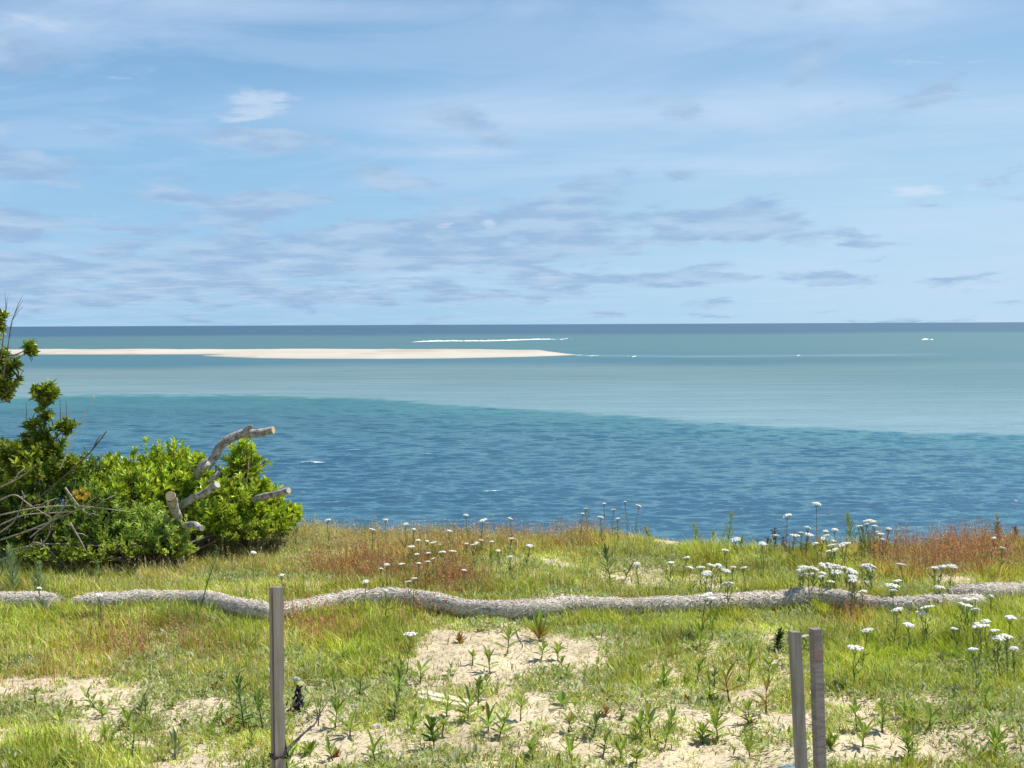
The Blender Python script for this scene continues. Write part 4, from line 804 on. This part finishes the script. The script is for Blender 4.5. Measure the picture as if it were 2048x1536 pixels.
# many more small seedlings dotted over the sand, copied from the ones above
src = [o_ for o_ in C.objects if o_.name.startswith('seedling') and o_.type == 'EMPTY'][:14]
kids = {o_: [k_ for k_ in C.objects if k_.parent == o_] for o_ in src}; rs = random.Random(9); cnt = 0
while cnt < 90:
    a, b = rs.uniform(60, 2040), rs.uniform(1300, 1534)
    if abs(a-557) < 40 or abs(a-1612) < 45 or (a < 420 and b < 1400) or (a > 1660 and b < 1400): continue
    s_o = rs.choice(src); c_o = s_o.copy(); C.objects.link(c_o); p = on_plane(a, b, 0); p.z = float(ground_z(p.x, p.y))-.004; c_o.location = p
    c_o.rotation_euler = (rs.uniform(-.25, .25), rs.uniform(-.25, .25), rs.uniform(0, 6.28)); q_ = rs.uniform(.35, .85); c_o.scale = (q_*rs.uniform(.9, 1.4), q_*rs.uniform(.9, 1.4), q_)
    c_o['label'] = 'one of the smallest green sprouts dotted over the sandy foreground'; c_o['group'] = 'small sprouts dotted over the sandy foreground'
    for k_ in kids[s_o]: k2 = k_.copy(); C.objects.link(k2); k2.parent = c_o
    cnt += 1
# dark dock at the sandy edge, red docks right
for a, b, hp, lb in [(1535, 1100, 50, 'dark brown dock seed stalk, left one at the sandy edge'), (1549, 1102, 58, 'tallest dark brown dock stalk at the sandy edge'), (1566, 1100, 44, 'dark brown dock stalk nearest the yarrow'), (1995, 1088, 46, 'dark red dock stalk near the right edge'), (2030, 1086, 44, 'dark red dock stalk at the right edge'), (893, 1228, 34, 'bright red sorrel spike before the wattle')]:
    p = on_plane(a, b, 0); p.z = float(ground_z(p.x, p.y)); Hh = hp/F*p.y; t = thing('dock_stalk', p, lb, 'plant'); gr = g; V, Fs = tube([(0, 0, 0), (.01, 0, Hh*.5), (.0, 0, Hh)], [.004, .003, .002], 5); a1 = Acc(); a1.add(V, Fs, (.10, .04, .03)); a1.build('stem', M_HERB, t)
    n = 150; f = gr.uniform(.25, 1, n); P = np.stack([gr.normal(0, .014, n), gr.normal(0, .014, n), f*Hh], -1); D = gr.normal(0, 1, (n, 3)); D[:, 2] += .8; D /= np.linalg.norm(D, axis=1)[:, None]
    V, Fs = leaf_geo(P, D, gr.normal(0, 1, (n, 3)), gr.uniform(.012, .022, n), gr.uniform(.006, .010, n)); cc = (.085, .035, .030) if 'brown' in lb else (.28, .07, .05)
    a2 = Acc(); a2.add(V, Fs, np.repeat(palette(gr, n, [cc], .2), 6, 0)); a2.build('seed_spike', M_HERB, t)
# tall thin weed crossing the wattle left of the near stake
def lone(px0, py0, px1, py1, label, n=26):
    b = on_plane(px0, py0, 0); top = at_dist(px1, py1, b.y); d = top-b; t = thing('slender_weed', b, label, 'weed')
    P = spline([(0, 0, 0), d*.5+Vector((-.015, 0, 0)), d], 12); a = Acc(); V, Fs = tube(P, list(np.linspace(.005, .0016, 12)), 5); a.add(V, Fs, (.13, .19, .09)); a.build('stem', M_HERB, t)
    f = np.linspace(.1, 1, n); pos = np.array([list(P[min(int(v_*11), 10)].lerp(P[min(int(v_*11), 10)+1], v_*11-min(int(v_*11), 10))) for v_ in f]); D = g.normal(0, .5, (n, 3)); D[:, 2] = g.uniform(.5, 1, n); D /= np.linalg.norm(D, axis=1)[:, None]
    V, Fs = leaf_geo(pos, D, g.normal(0, 1, (n, 3)), g.uniform(.02, .05, n), g.uniform(.004, .008, n)); a = Acc(); a.add(V, Fs, np.repeat(palette(g, n, [(.13, .21, .10)]), 6, 0)); a.build('leaves', M_HERB, t)
lone(398, 1232, 446, 1082, 'slender dark weed leaning across the wattle left of the near stake', 40)
lone(1702, 1245, 1712, 1165, 'slender brown green weed standing over the wattle behind the stakes', 20)

# ------------------------------------------------------------------ yarrow
def head_mesh(seed, rad=.048):
    gg = np.random.default_rng(seed); a = Acc(); k = 34; 
    for i in range(k):
        r = rad*math.sqrt((i+.5)/k)*gg.uniform(.85, 1.1); th = i*2.4+gg.normal(0, .15); c = np.array([r*math.cos(th), r*math.sin(th)*.95, .010*(1-(r/rad)**2)+gg.normal(0, .0022)])
        s = gg.uniform(.0095, .0135); m = 7; an_ = np.arange(m)*2*math.pi/m+gg.uniform(0, 1); rim = c+np.stack([np.cos(an_)*s, np.sin(an_)*s, np.full(m, -.004)], -1); low_ = c+np.stack([np.cos(an_)*s*.6, np.sin(an_)*s*.6, np.full(m, -.009)], -1)
        V = np.concatenate([[c+np.array([0, 0, .0025])], rim, low_]); T = [(0, 1+j, 1+(j+1) % m) for j in range(m)]; Q = [(1+j, 1+m+j, 1+m+(j+1) % m, 1+(j+1) % m) for j in range(m)]
        a.add(V, [np.array(T), np.array(Q)])
    return a
HEADS = []
for s in range(6):
    o_ = head_mesh(s, .040+.004*s).build('flower_head', M_PETAL, None, True); HEADS.append(o_.data); bpy.data.objects.remove(o_)
YAR = """771,1039 811,1048 932,1030 966,1040 1020,1037 1171,1017 1165,1027 1208,1007 1250,1003 1277,1011 1227,1019 1201,1034 1235,1037 745,1059 828,1058 898,1062 836,1080 854,1082 866,1085 880,1089 822,1093 856,1106 833,1108 884,1104 904,1102 866,1117 855,1123 837,1126 803,1128 773,1129 762,1137 933,1087 953,1085 947,1089 962,1080 982,1084 996,1101 1022,1077 1059,1091 1020,1113 731,1163 816,1163 828,1157 771,1181 928,1140 1341,1125 1380,1135 1401,1135 1423,1130 1436,1130 1442,1136 1452,1141 1465,1134 1487,1135 1413,1146 1456,1168 1411,1190 1421,1196 1450,1100 1372,1115 1471,1079 1273,1127
1633,1007 1574,1031 1525,1087 1550,1071 1615,1055 1603,1066 1616,1069 1590,1071 1651,1062 1669,1059 1652,1071 1647,1077 1667,1082 1663,1090 1630,1087 1694,1086 1685,1089 1669,1099 1660,1102 1735,1041 1733,1048 1746,1043 1718,1052 1749,1052 1754,1064 1761,1068 1765,1078 1777,1057 1987,1076 2004,1096 1607,1134 1618,1135 1628,1138 1647,1130 1658,1128 1669,1131 1661,1134 1677,1134 1690,1135 1699,1138 1706,1143 1698,1145 1725,1131 1733,1130 1746,1134 1738,1137 1603,1139 1645,1146 1642,1153 1628,1147 1705,1153 1706,1161 1661,1163 1604,1149 1670,1144
1802,1129 1869,1135 1884,1134 1905,1132 1879,1174 1794,1162 1784,1171 1786,1181 1725,1183 1931,1198 1944,1199 1982,1192 1936,1211 1950,1219 1925,1209 1794,1219 1853,1214 1843,1225 2020,1235 1971,1242 1952,1247 1960,1252 1908,1257 1988,1261 2012,1272 1996,1276 1817,1249 1734,1260 1710,1295 1946,1298 2027,1296 1612,1272 820,1268 655,1040 507,1105 563,1150 78,1176 197,1190"""
SOLO = {(820, 1268): 'lone white yarrow head on a long stem left of the bare sand patch', (1633, 1007): 'highest white yarrow head, standing out alone over the sea', (1574, 1031): 'white yarrow head over the sea just above the dark dock', (771, 1181): 'white yarrow head right against the top of the wattle, left of centre',
        (928, 1140): 'small white yarrow head alone in the red sorrel', (1734, 1260): 'white yarrow head in lush grass nearest the stake pair', (1710, 1295): 'pale yarrow head lowest of those right of the stakes', (1612, 1272): 'small white yarrow head peeping between the two paired stakes', (1879, 1174): 'white yarrow head alone below the red grass mound',
        (655, 1040): 'white yarrow head nearest the tip of the shrubs on the bluff edge', (1341, 1125): 'white yarrow head at the left end of the middle patch', (1273, 1127): 'faint yarrow head right of the goldenrod', (1456, 1168): 'white yarrow head hanging below the middle patch', (1802, 1129): 'small yarrow head just right of the dense clump',
        (78, 1176): 'tiny white flower in grass above the left end wattle', (197, 1190): 'tiny white flower against the wattle near the gap', (507, 1105): 'tiny white flower in tan grass right of the shrubs', (563, 1150): 'tiny white flower in grass behind the near stake', (1525, 1087): 'white yarrow head in front of the dark dock', (731, 1163): 'leftmost white yarrow head close behind the wattle',
        (1471, 1079): 'white yarrow head among feathery weeds on the sandy edge', (745, 1059): 'white yarrow head in tan grass near the bluff edge', (1059, 1091): 'white yarrow head at the right end of the loose patch', (1725, 1183): 'white yarrow head just above the wattle behind the stake pair', (1946, 1298): 'large white yarrow head low in the lush right grass', (2027, 1296): 'dull yarrow head at the right edge low in the grass',
        (1794, 1219): 'white yarrow head in front of the wattle right of the stakes', (1817, 1249): 'small white yarrow head under the wattle right of the stakes', (1908, 1257): 'white yarrow head alone below the wattle near the right'}
ZONES = [(700, 1090, 1070, 1200, 'white yarrow head in the loose patch amid red sorrel left of centre'), (640, 1000, 1110, 1070, 'white yarrow head along the grassy bluff edge left of centre'), (1110, 990, 1300, 1045, 'small white yarrow head standing over the sea, right of centre'),
         (1300, 1090, 1500, 1160, 'white yarrow head in the middle patch right of the goldenrod'), (1300, 1160, 1500, 1205, 'white yarrow head lying over the wattle right of centre'), (1500, 1040, 1705, 1112, 'white yarrow head in the upper patch right of the dark dock'), (1705, 1030, 1800, 1090, 'white yarrow head in the cluster beside the tallest feathery weed'),
         (1590, 1112, 1760, 1165, 'white yarrow head in the dense white clump behind the wattle'), (1770, 1155, 1800, 1190, 'white yarrow head in the small trio right of the dense clump'), (1860, 1120, 1915, 1150, 'white yarrow head at the foot of the red grass mound'), (1820, 1185, 2000, 1230, 'white yarrow head over the wattle near the right edge'),
         (1940, 1230, 2048, 1285, 'white yarrow head in the lush grass below the wattle at the right edge'), (1960, 1060, 2048, 1110, 'white yarrow head right of the red grass mound')]
for idx, s in enumerate(YAR.split()):
    a, b = map(int, s.split(',')); small = (a, b) in [(507, 1105), (563, 1150), (78, 1176), (197, 1190), (928, 1140), (1273, 1127), (1612, 1272)] or (a < 1110 and b < 1200) or (1110 < a < 1300)
    Hh = random.uniform(.16, .28) if b > 1060 else .3; p = on_plane(a, b, Hh)
    if 1190 <= b < 1232: Hh = random.uniform(.24, .3); p = on_plane(a, b, Hh)
    ey = float(edge_y(p.x))-.05
    if p.y > ey: p = at_dist(a, b, ey)
    gz = float(ground_z(p.x, p.y)); base_ = Vector((p.x+random.uniform(-.03, .03), p.y+random.uniform(-.03, .03), gz)); Hh = max(.05, p.z-gz)
    if (a, b) in SOLO: lb = SOLO[(a, b)]; grp = None
    else:
        lb = 'white yarrow head in the grass'
        for x0, y0, x1, y1, l_ in ZONES:
            if x0 <= a <= x1 and y0 <= b <= y1: lb = l_; break
        grp = lb.replace('white yarrow head', 'yarrow heads').replace('small yarrow heads', 'yarrow heads')
    t = thing('yarrow_plant', base_, lb, 'flower', grp); top_ = p-base_
    hd = bpy.data.objects.new('flower_head', HEADS[random.randrange(6)]); C.objects.link(hd); hd.parent = t; hd.location = top_; sc = random.uniform(.48, .84)*(.74 if small else 1)
    hd.scale = (sc*random.uniform(.9, 1.2), sc, sc*random.uniform(.9, 1.4)); hd.rotation_euler = (random.uniform(-.3, .25), random.uniform(-.3, .35), random.uniform(0, 6.28))
    ac = Acc(); low_ = top_-Vector((0, 0, .008)); V, Fs = tube(spline([(0, 0, 0), low_*.55+Vector((random.uniform(-.015, .015), 0, 0)), low_-Vector((0, 0, .035))], 6), .0024, 5); ac.add(V, Fs, (.20, .25, .10))
    for k in range(7):
        an_ = k*2*math.pi/7; r_ = .028*sc; V, Fs = tube([low_-Vector((0, 0, .035)), low_+Vector((math.cos(an_)*r_, math.sin(an_)*r_, .002))], .0012, 3, False); ac.add(V, Fs, (.24, .30, .14))
    ac.build('stem', M_HERB, t)
    n = 12; f = g.uniform(.05, .7, n); pos = np.array([list(low_*v_) for v_ in f]); D = g.normal(0, 1, (n, 3)); D[:, 2] = np.abs(D[:, 2])+.5; D /= np.linalg.norm(D, axis=1)[:, None]
    V, Fs = leaf_geo(pos, D, g.normal(0, 1, (n, 3)), g.uniform(.03, .07, n), g.uniform(.004, .009, n)); ac = Acc(); ac.add(V, Fs, np.repeat(palette(g, n, [(.18, .25, .09)]), 6, 0)); ac.build('leaves', M_HERB, t)

# ------------------------------------------------------------------ stakes
def stake(px, pyt, Yd, w_, d_, yaw, label, mt, top_slant=0, bot_px=None, notch=False, mark=False, groove=False):
    top_ = at_dist(px, pyt, Yd); bx = at_dist(bot_px[0], bot_px[1], Yd) if bot_px else top_
    ax = (top_-bx).normalized() if bot_px else Vector((0, 0, 1)); s = (top_.z+.35)/ax.z; b = top_-ax*s; gb = top_-ax*(top_.z/ax.z)
    t = thing('wooden_stake', gb, label, 'stake', 'weathered wooden stakes'); L = (top_-b).length; nz_ = 60; V = []; 
    q = Matrix.Rotation(yaw, 3, 'Z'); c_ = .0008
    prof = [(-w_/2+c_, -d_/2), (w_/2-c_, -d_/2), (w_/2, -d_/2+c_), (w_/2, d_/2-c_), (w_/2-c_, d_/2), (-w_/2+c_, d_/2), (-w_/2, d_/2-c_), (-w_/2, -d_/2+c_)]
    if groove: prof = [(-w_/2+c_, -d_/2), (w_/2-c_, -d_/2), (w_/2, -d_/2+c_), (w_/2, d_/2-c_), (w_/2-c_, d_/2), (-w_/2+c_, d_/2), (-w_/2, d_/2-c_), (-w_/2, -d_/2+.014), (-w_/2+.016, -d_/2+.012), (-w_/2+.016, -d_/2+.005), (-w_/2+.001, -d_/2+.003)]
    m = len(prof)
    for i in range(nz_+1):
        f = i/nz_; p = b+ax*(L*f)
        for (x_, y_) in prof:
            wv = 0
            if notch and x_ > 0:
                zz = p.z; wv = .006*math.exp(-((zz-(top_.z-.335))/.022)**2) + .002*noise.noise(Vector((0, 0, zz*9)))
            v_ = q @ Vector((x_-wv+.0012*noise.noise(Vector((0, 1, f*9))), y_+.0012*noise.noise(Vector((3, 0, f*11))), 0)); V.append(p-Vector(gb)+v_ + (Vector((0, 0, top_slant*x_)) if i == nz_ else Vector()))
    Q = [(i*m+k, i*m+(k+1) % m, (i+1)*m+(k+1) % m, (i+1)*m+k) for i in range(nz_) for k in range(m)]; cap = np.array([[nz_*m+k for k in range(m)]]); 
    me = mesh_obj('post', np.array([list(v_) for v_ in V]), [np.array(Q), cap], mt, t)
    if mark:
        a = Acc(); z0, z1 = top_.z-.085, top_.z-.058; hw, hd_ = w_/2+.0012, d_/2+.0012; VV = []
        for zz in (z0, z1):
            p = b+ax*((zz-b.z)/ax.z)-Vector(gb)
            for sx, sy in ((-1, -1), (1, -1)): VV.append(p+q @ Vector((sx*hw*(.93), sy*hd_, 0)))
            for sx, sy in ((1, -.6), (-1, -.6)): VV.append(p+q @ Vector((sx*hw*.93, sy*hd_, 0)))
        a.add([list(v_) for v_ in VV], [np.array([[0, 1, 5, 4], [2, 3, 7, 6], [1, 2, 6, 5], [3, 0, 4, 7], [0, 3, 2, 1], [4, 5, 6, 7]])]); a.build('red_mark', M_REDMARK, t)
    return t, top_, ax
stk, top_, ax = stake(552, 1174, 4.2, .034, .030, R(34), 'single grey weathered stake left of centre with a black cord tied round it', M_STAKE, bot_px=(557, 1536), notch=True, groove=True)
stake(1589, 1263, 3.9, .029, .024, R(20), 'left stake of the close pair at lower right, smooth grey and slightly tilted', M_STAKE2, bot_px=(1603, 1536), top_slant=-.1)
stake(1631, 1257, 3.95, .029, .026, R(22), 'right stake of the pair at lower right, rough sawn with a faint reddish band', M_STAKE3, bot_px=(1640, 1536), mark=True)
# cord round the single stake and its loose tail
kz = at_dist(557, 1512, 4.2); a = Acc(); q = Matrix.Rotation(R(34), 3, 'Z')
for turn in range(2):
    ring = []
    for (x_, y_) in [(-1, -1), (0, -1.05), (1, -1), (1.05, 0), (1, 1), (0, 1.05), (-1, 1), (-1.05, 0), (-1, -1)]:
        ring.append(kz+q @ Vector((x_*.0205, y_*.0205, 0))+Vector((0, 0, .004*turn-.006*x_*(1-2*turn))))
    V, Fs = tube(ring, .0022, 6, True); a.add(V, Fs)
k0 = kz+q @ Vector((.021, -.021, 0))
for pts in [[k0, at_dist(575, 1497, 4.2), at_dist(603, 1470, 4.4), at_dist(630, 1448, 4.6), at_dist(641, 1424, 4.7)], [k0, at_dist(578, 1500, 4.21), at_dist(597, 1479, 4.35), at_dist(622, 1452, 4.5)], [k0, at_dist(571, 1488, 4.2), at_dist(570, 1478, 4.2)], [k0, at_dist(578, 1512, 4.17), at_dist(582, 1514, 4.17)]]:
    V, Fs = tube(spline(pts, 10), .0026, 5, True); a.add(V, Fs)
o = a.build('cord', M_BLACK, None, True, kz); o.location = kz; tag(o, 'thin black cord knotted round the single stake with a loose frayed tail', 'cord')
p = on_plane(636, 1452, 0); tp = at_dist(640, 1422, p.y)
o = Acc_build_twig('dark_twig', [p+Vector((0, 0, .0)), p.lerp(tp, .5), tp], .004, .002, M_TWIG, p, 4, 3); o.location = p; tag(o, 'dark forked twig standing at the end of the black cord', 'twig')
# withered black plant with white down
p = on_plane(597, 1419, 0); t = thing('withered_plant', p, 'black withered spiky plant on the sand just right of the near stake', 'plant'); a = Acc(); Hh = 48/F*p.y
V, Fs = tube([(0, 0, 0), (.0, 0, Hh*.5), (.003, 0, Hh)], [.012, .009, .002], 6, True, .5); a.add(V, Fs)
n = 150; f = g.uniform(0, 1, n)**1.3; sg = .020*(1-f)**1.5+.0025; P = np.stack([g.normal(0, 1, n)*sg, g.normal(0, 1, n)*sg, f*Hh*.95], -1); D = g.normal(0, 1, (n, 3)); D[:, 2] -= .2; D /= np.linalg.norm(D, axis=1)[:, None]
V, Fs = leaf_geo(P, D, g.normal(0, 1, (n, 3)), g.uniform(.015, .038, n), g.uniform(.006, .014, n)); a.add(V, Fs); a.build('leaves', M_CHAR, t)
p = on_plane(594, 1378, 0); t = thing('seed_head', p, 'fluffy white seed head on a dark stalk behind the withered black plant', 'plant'); a = Acc(); V, Fs = tube([(0, 0, 0), (-.012, 0, .03), (-.018, 0, .055)], .002, 5); a.add(V, Fs); a.build('stem', M_CHAR, t)
n = 260; D = g.normal(0, 1, (n, 3)); D /= np.linalg.norm(D, axis=1)[:, None]; D[:, 2] *= .6; P = np.tile([[-.005, 0, .055]], (n, 1)); V, Fs = leaf_geo(P, D, g.normal(0, 1, (n, 3)), g.uniform(.012, .028, n), np.full(n, .004)); a = Acc(); a.add(V, Fs); a.build('down', M_FLUFF, t)
# bleached board
p0, p1 = on_plane(830, 1393, .01), on_plane(936, 1414, .01); d = (p1-p0); cxy = (p0+p1)/2; L = d.length
import bmesh
def box_obj(name, size, mt, loc, rot, parent=None, bev=.003):
    bm = bmesh.new(); bmesh.ops.create_cube(bm, size=1); bmesh.ops.scale(bm, vec=size, verts=bm.verts); bmesh.ops.bevel(bm, geom=bm.edges[:], offset=bev, segments=1, affect='EDGES')
    bmesh.ops.subdivide_edges(bm, edges=[e for e in bm.edges if e.calc_length() > .15], cuts=10)
    for v_ in bm.verts: v_.co.z += .003*noise.noise(v_.co*14); v_.co.y += .004*noise.noise(v_.co*7+Vector((4, 4, 4)))
    me = bpy.data.meshes.new(name); bm.to_mesh(me); bm.free(); me.materials.append(mt); o_ = bpy.data.objects.new(name, me); C.objects.link(o_); o_.location = loc; o_.rotation_euler = rot; o_.parent = parent; return o_
ang = math.atan2(d.y, d.x); zt = float(ground_z(cxy.x, cxy.y))
M_PLANK2 = M_PLANK
t = thing('wooden_board', (cxy.x, cxy.y, zt), 'pale bleached board lying flat on the sand, split lengthwise', 'board')
t.rotation_euler = (0, 0, ang)
box_obj('board_strip', (L, .055, .022), M_PLANK, (0, .032, .014), (0, 0, 0), t); box_obj('board_strip', (L*.97, .045, .018), M_PLANK, (.01, -.024, .010), (0, R(.5), R(.8)), t)
# twigs on the sand
def gtwig(pts, r, m_, label, side=0, seed=1):
    P = [on_plane(a, b, .012) for a, b in pts]
    for p in P: p.z = float(ground_z(p.x, p.y))+.012
    o_ = Acc_build_twig('twig', P, r, r*.6, m_, P[0], side, seed); o_.location = P[0]; tag(o_, label, 'twig')
gtwig([(1032, 1252), (1038, 1272), (1047, 1290), (1043, 1308), (1034, 1320)], .0055, M_PALE, 'white curved twig on the bare sand before the wattle', 1)
gtwig([(975, 1243), (1010, 1258), (1035, 1268), (1060, 1272)], .004, M_DEAD, 'thin straw coloured twig running right to the white curved one', 1, 2)
gtwig([(1168, 1240), (1182, 1262), (1192, 1276), (1216, 1288)], .0065, M_DEAD, 'crooked grey twig lying right of the dock plant', 1, 5)
gtwig([(1052, 1287), (1065, 1284), (1078, 1281)], .005, M_TWIG, 'short dark twig at the foot of the dock plant', 0)
gtwig([(1530, 1330), (1550, 1324), (1570, 1334)], .006, M_DEAD, 'brown twig left of the stake pair', 2, 7)
gtwig([(1480, 1465), (1510, 1463), (1536, 1468)], .003, M_TWIG, 'thin straight dark twig on the sand left of the stakes', 0)
gtwig([(1098, 1428), (1118, 1422), (1135, 1424)], .006, M_DEAD, 'brown twig under the milkweed sprout', 0, 9)
# stones and shells
for i, (a, b, s, lb) in enumerate([(755, 1455, .028, 'pale flat shell below the seedling near the board'), (1410, 1080, .05, 'pale stone on the bare bluff edge'), (1362, 1120, .0, ''), (1470, 1322, .03, 'pale pebble on sand left of the dark bushy weed'), (1755, 1380, .03, 'dark grey pebble under the lush right grass'), (1840, 1421, .028, 'white shell on sand at the right'), (1228, 1376, .03, 'pale sliver of stone right of the milkweed'),
                                   (1735, 1170, .04, 'reddish stone just behind the wattle'), (228, 1140, .05, 'grey lilac stone by the thicket corner'), (1095, 1148, .035, 'flat pale stone behind the wattle near the goldenrod'), (712, 1416, .02, 'small white pebble left of the board'), (1960, 1455, .02, 'small pale pebble at the lower right')]):
    if s == 0: continue
    p = on_plane(a, b, 0); p.z = float(ground_z(p.x, p.y)); bm = bmesh.new(); bmesh.ops.create_icosphere(bm, subdivisions=3, radius=1)
    for v_ in bm.verts: v_.co *= 1+.25*noise.noise(v_.co*1.3+Vector((i*3, 0, 0))); v_.co = Vector((v_.co.x*s*1.3, v_.co.y*s, v_.co.z*s*.45))
    me = bpy.data.meshes.new('stone'); bm.to_mesh(me); bm.free(); me.materials.append(M_STONE if 'dark' not in lb else M_TWIG); me.polygons.foreach_set('use_smooth', [True]*len(me.polygons))
    o = bpy.data.objects.new('shell' if 'shell' in lb else 'stone', me); C.objects.link(o); o.location = p+Vector((0, 0, s*.15)); o.rotation_euler = (0, 0, i); tag(o, lb, 'shell' if 'shell' in lb else 'stone')
# blue grey scrap of cloth by the stakes
p = on_plane(1592, 1545, 0); V = []; m = 14
for i in range(m):
    for j in range(m):
        x_ = (i/(m-1)-.5)*.14; y_ = (j/(m-1)-.5)*.10; V.append((x_, y_, .012+.028*max(0, 1-(x_/.07)**2)*(1-(y_/.06)**2)+.012*noise.noise(Vector((x_*30, y_*30, 0)))))
o = mesh_obj('cloth_scrap', V, [grid_faces(m, m)], M_BLUE, smooth=True); p.z = float(ground_z(p.x, p.y)); o.location = p; tag(o, 'crumpled blue grey cloth scrap on the sand behind the stake pair', 'cloth')
sol = o.modifiers.new('thick', 'SOLIDIFY'); sol.thickness = .003
print('faces', sum(len(o_.data.polygons) for o_ in bpy.data.objects if o_.type == 'MESH'))
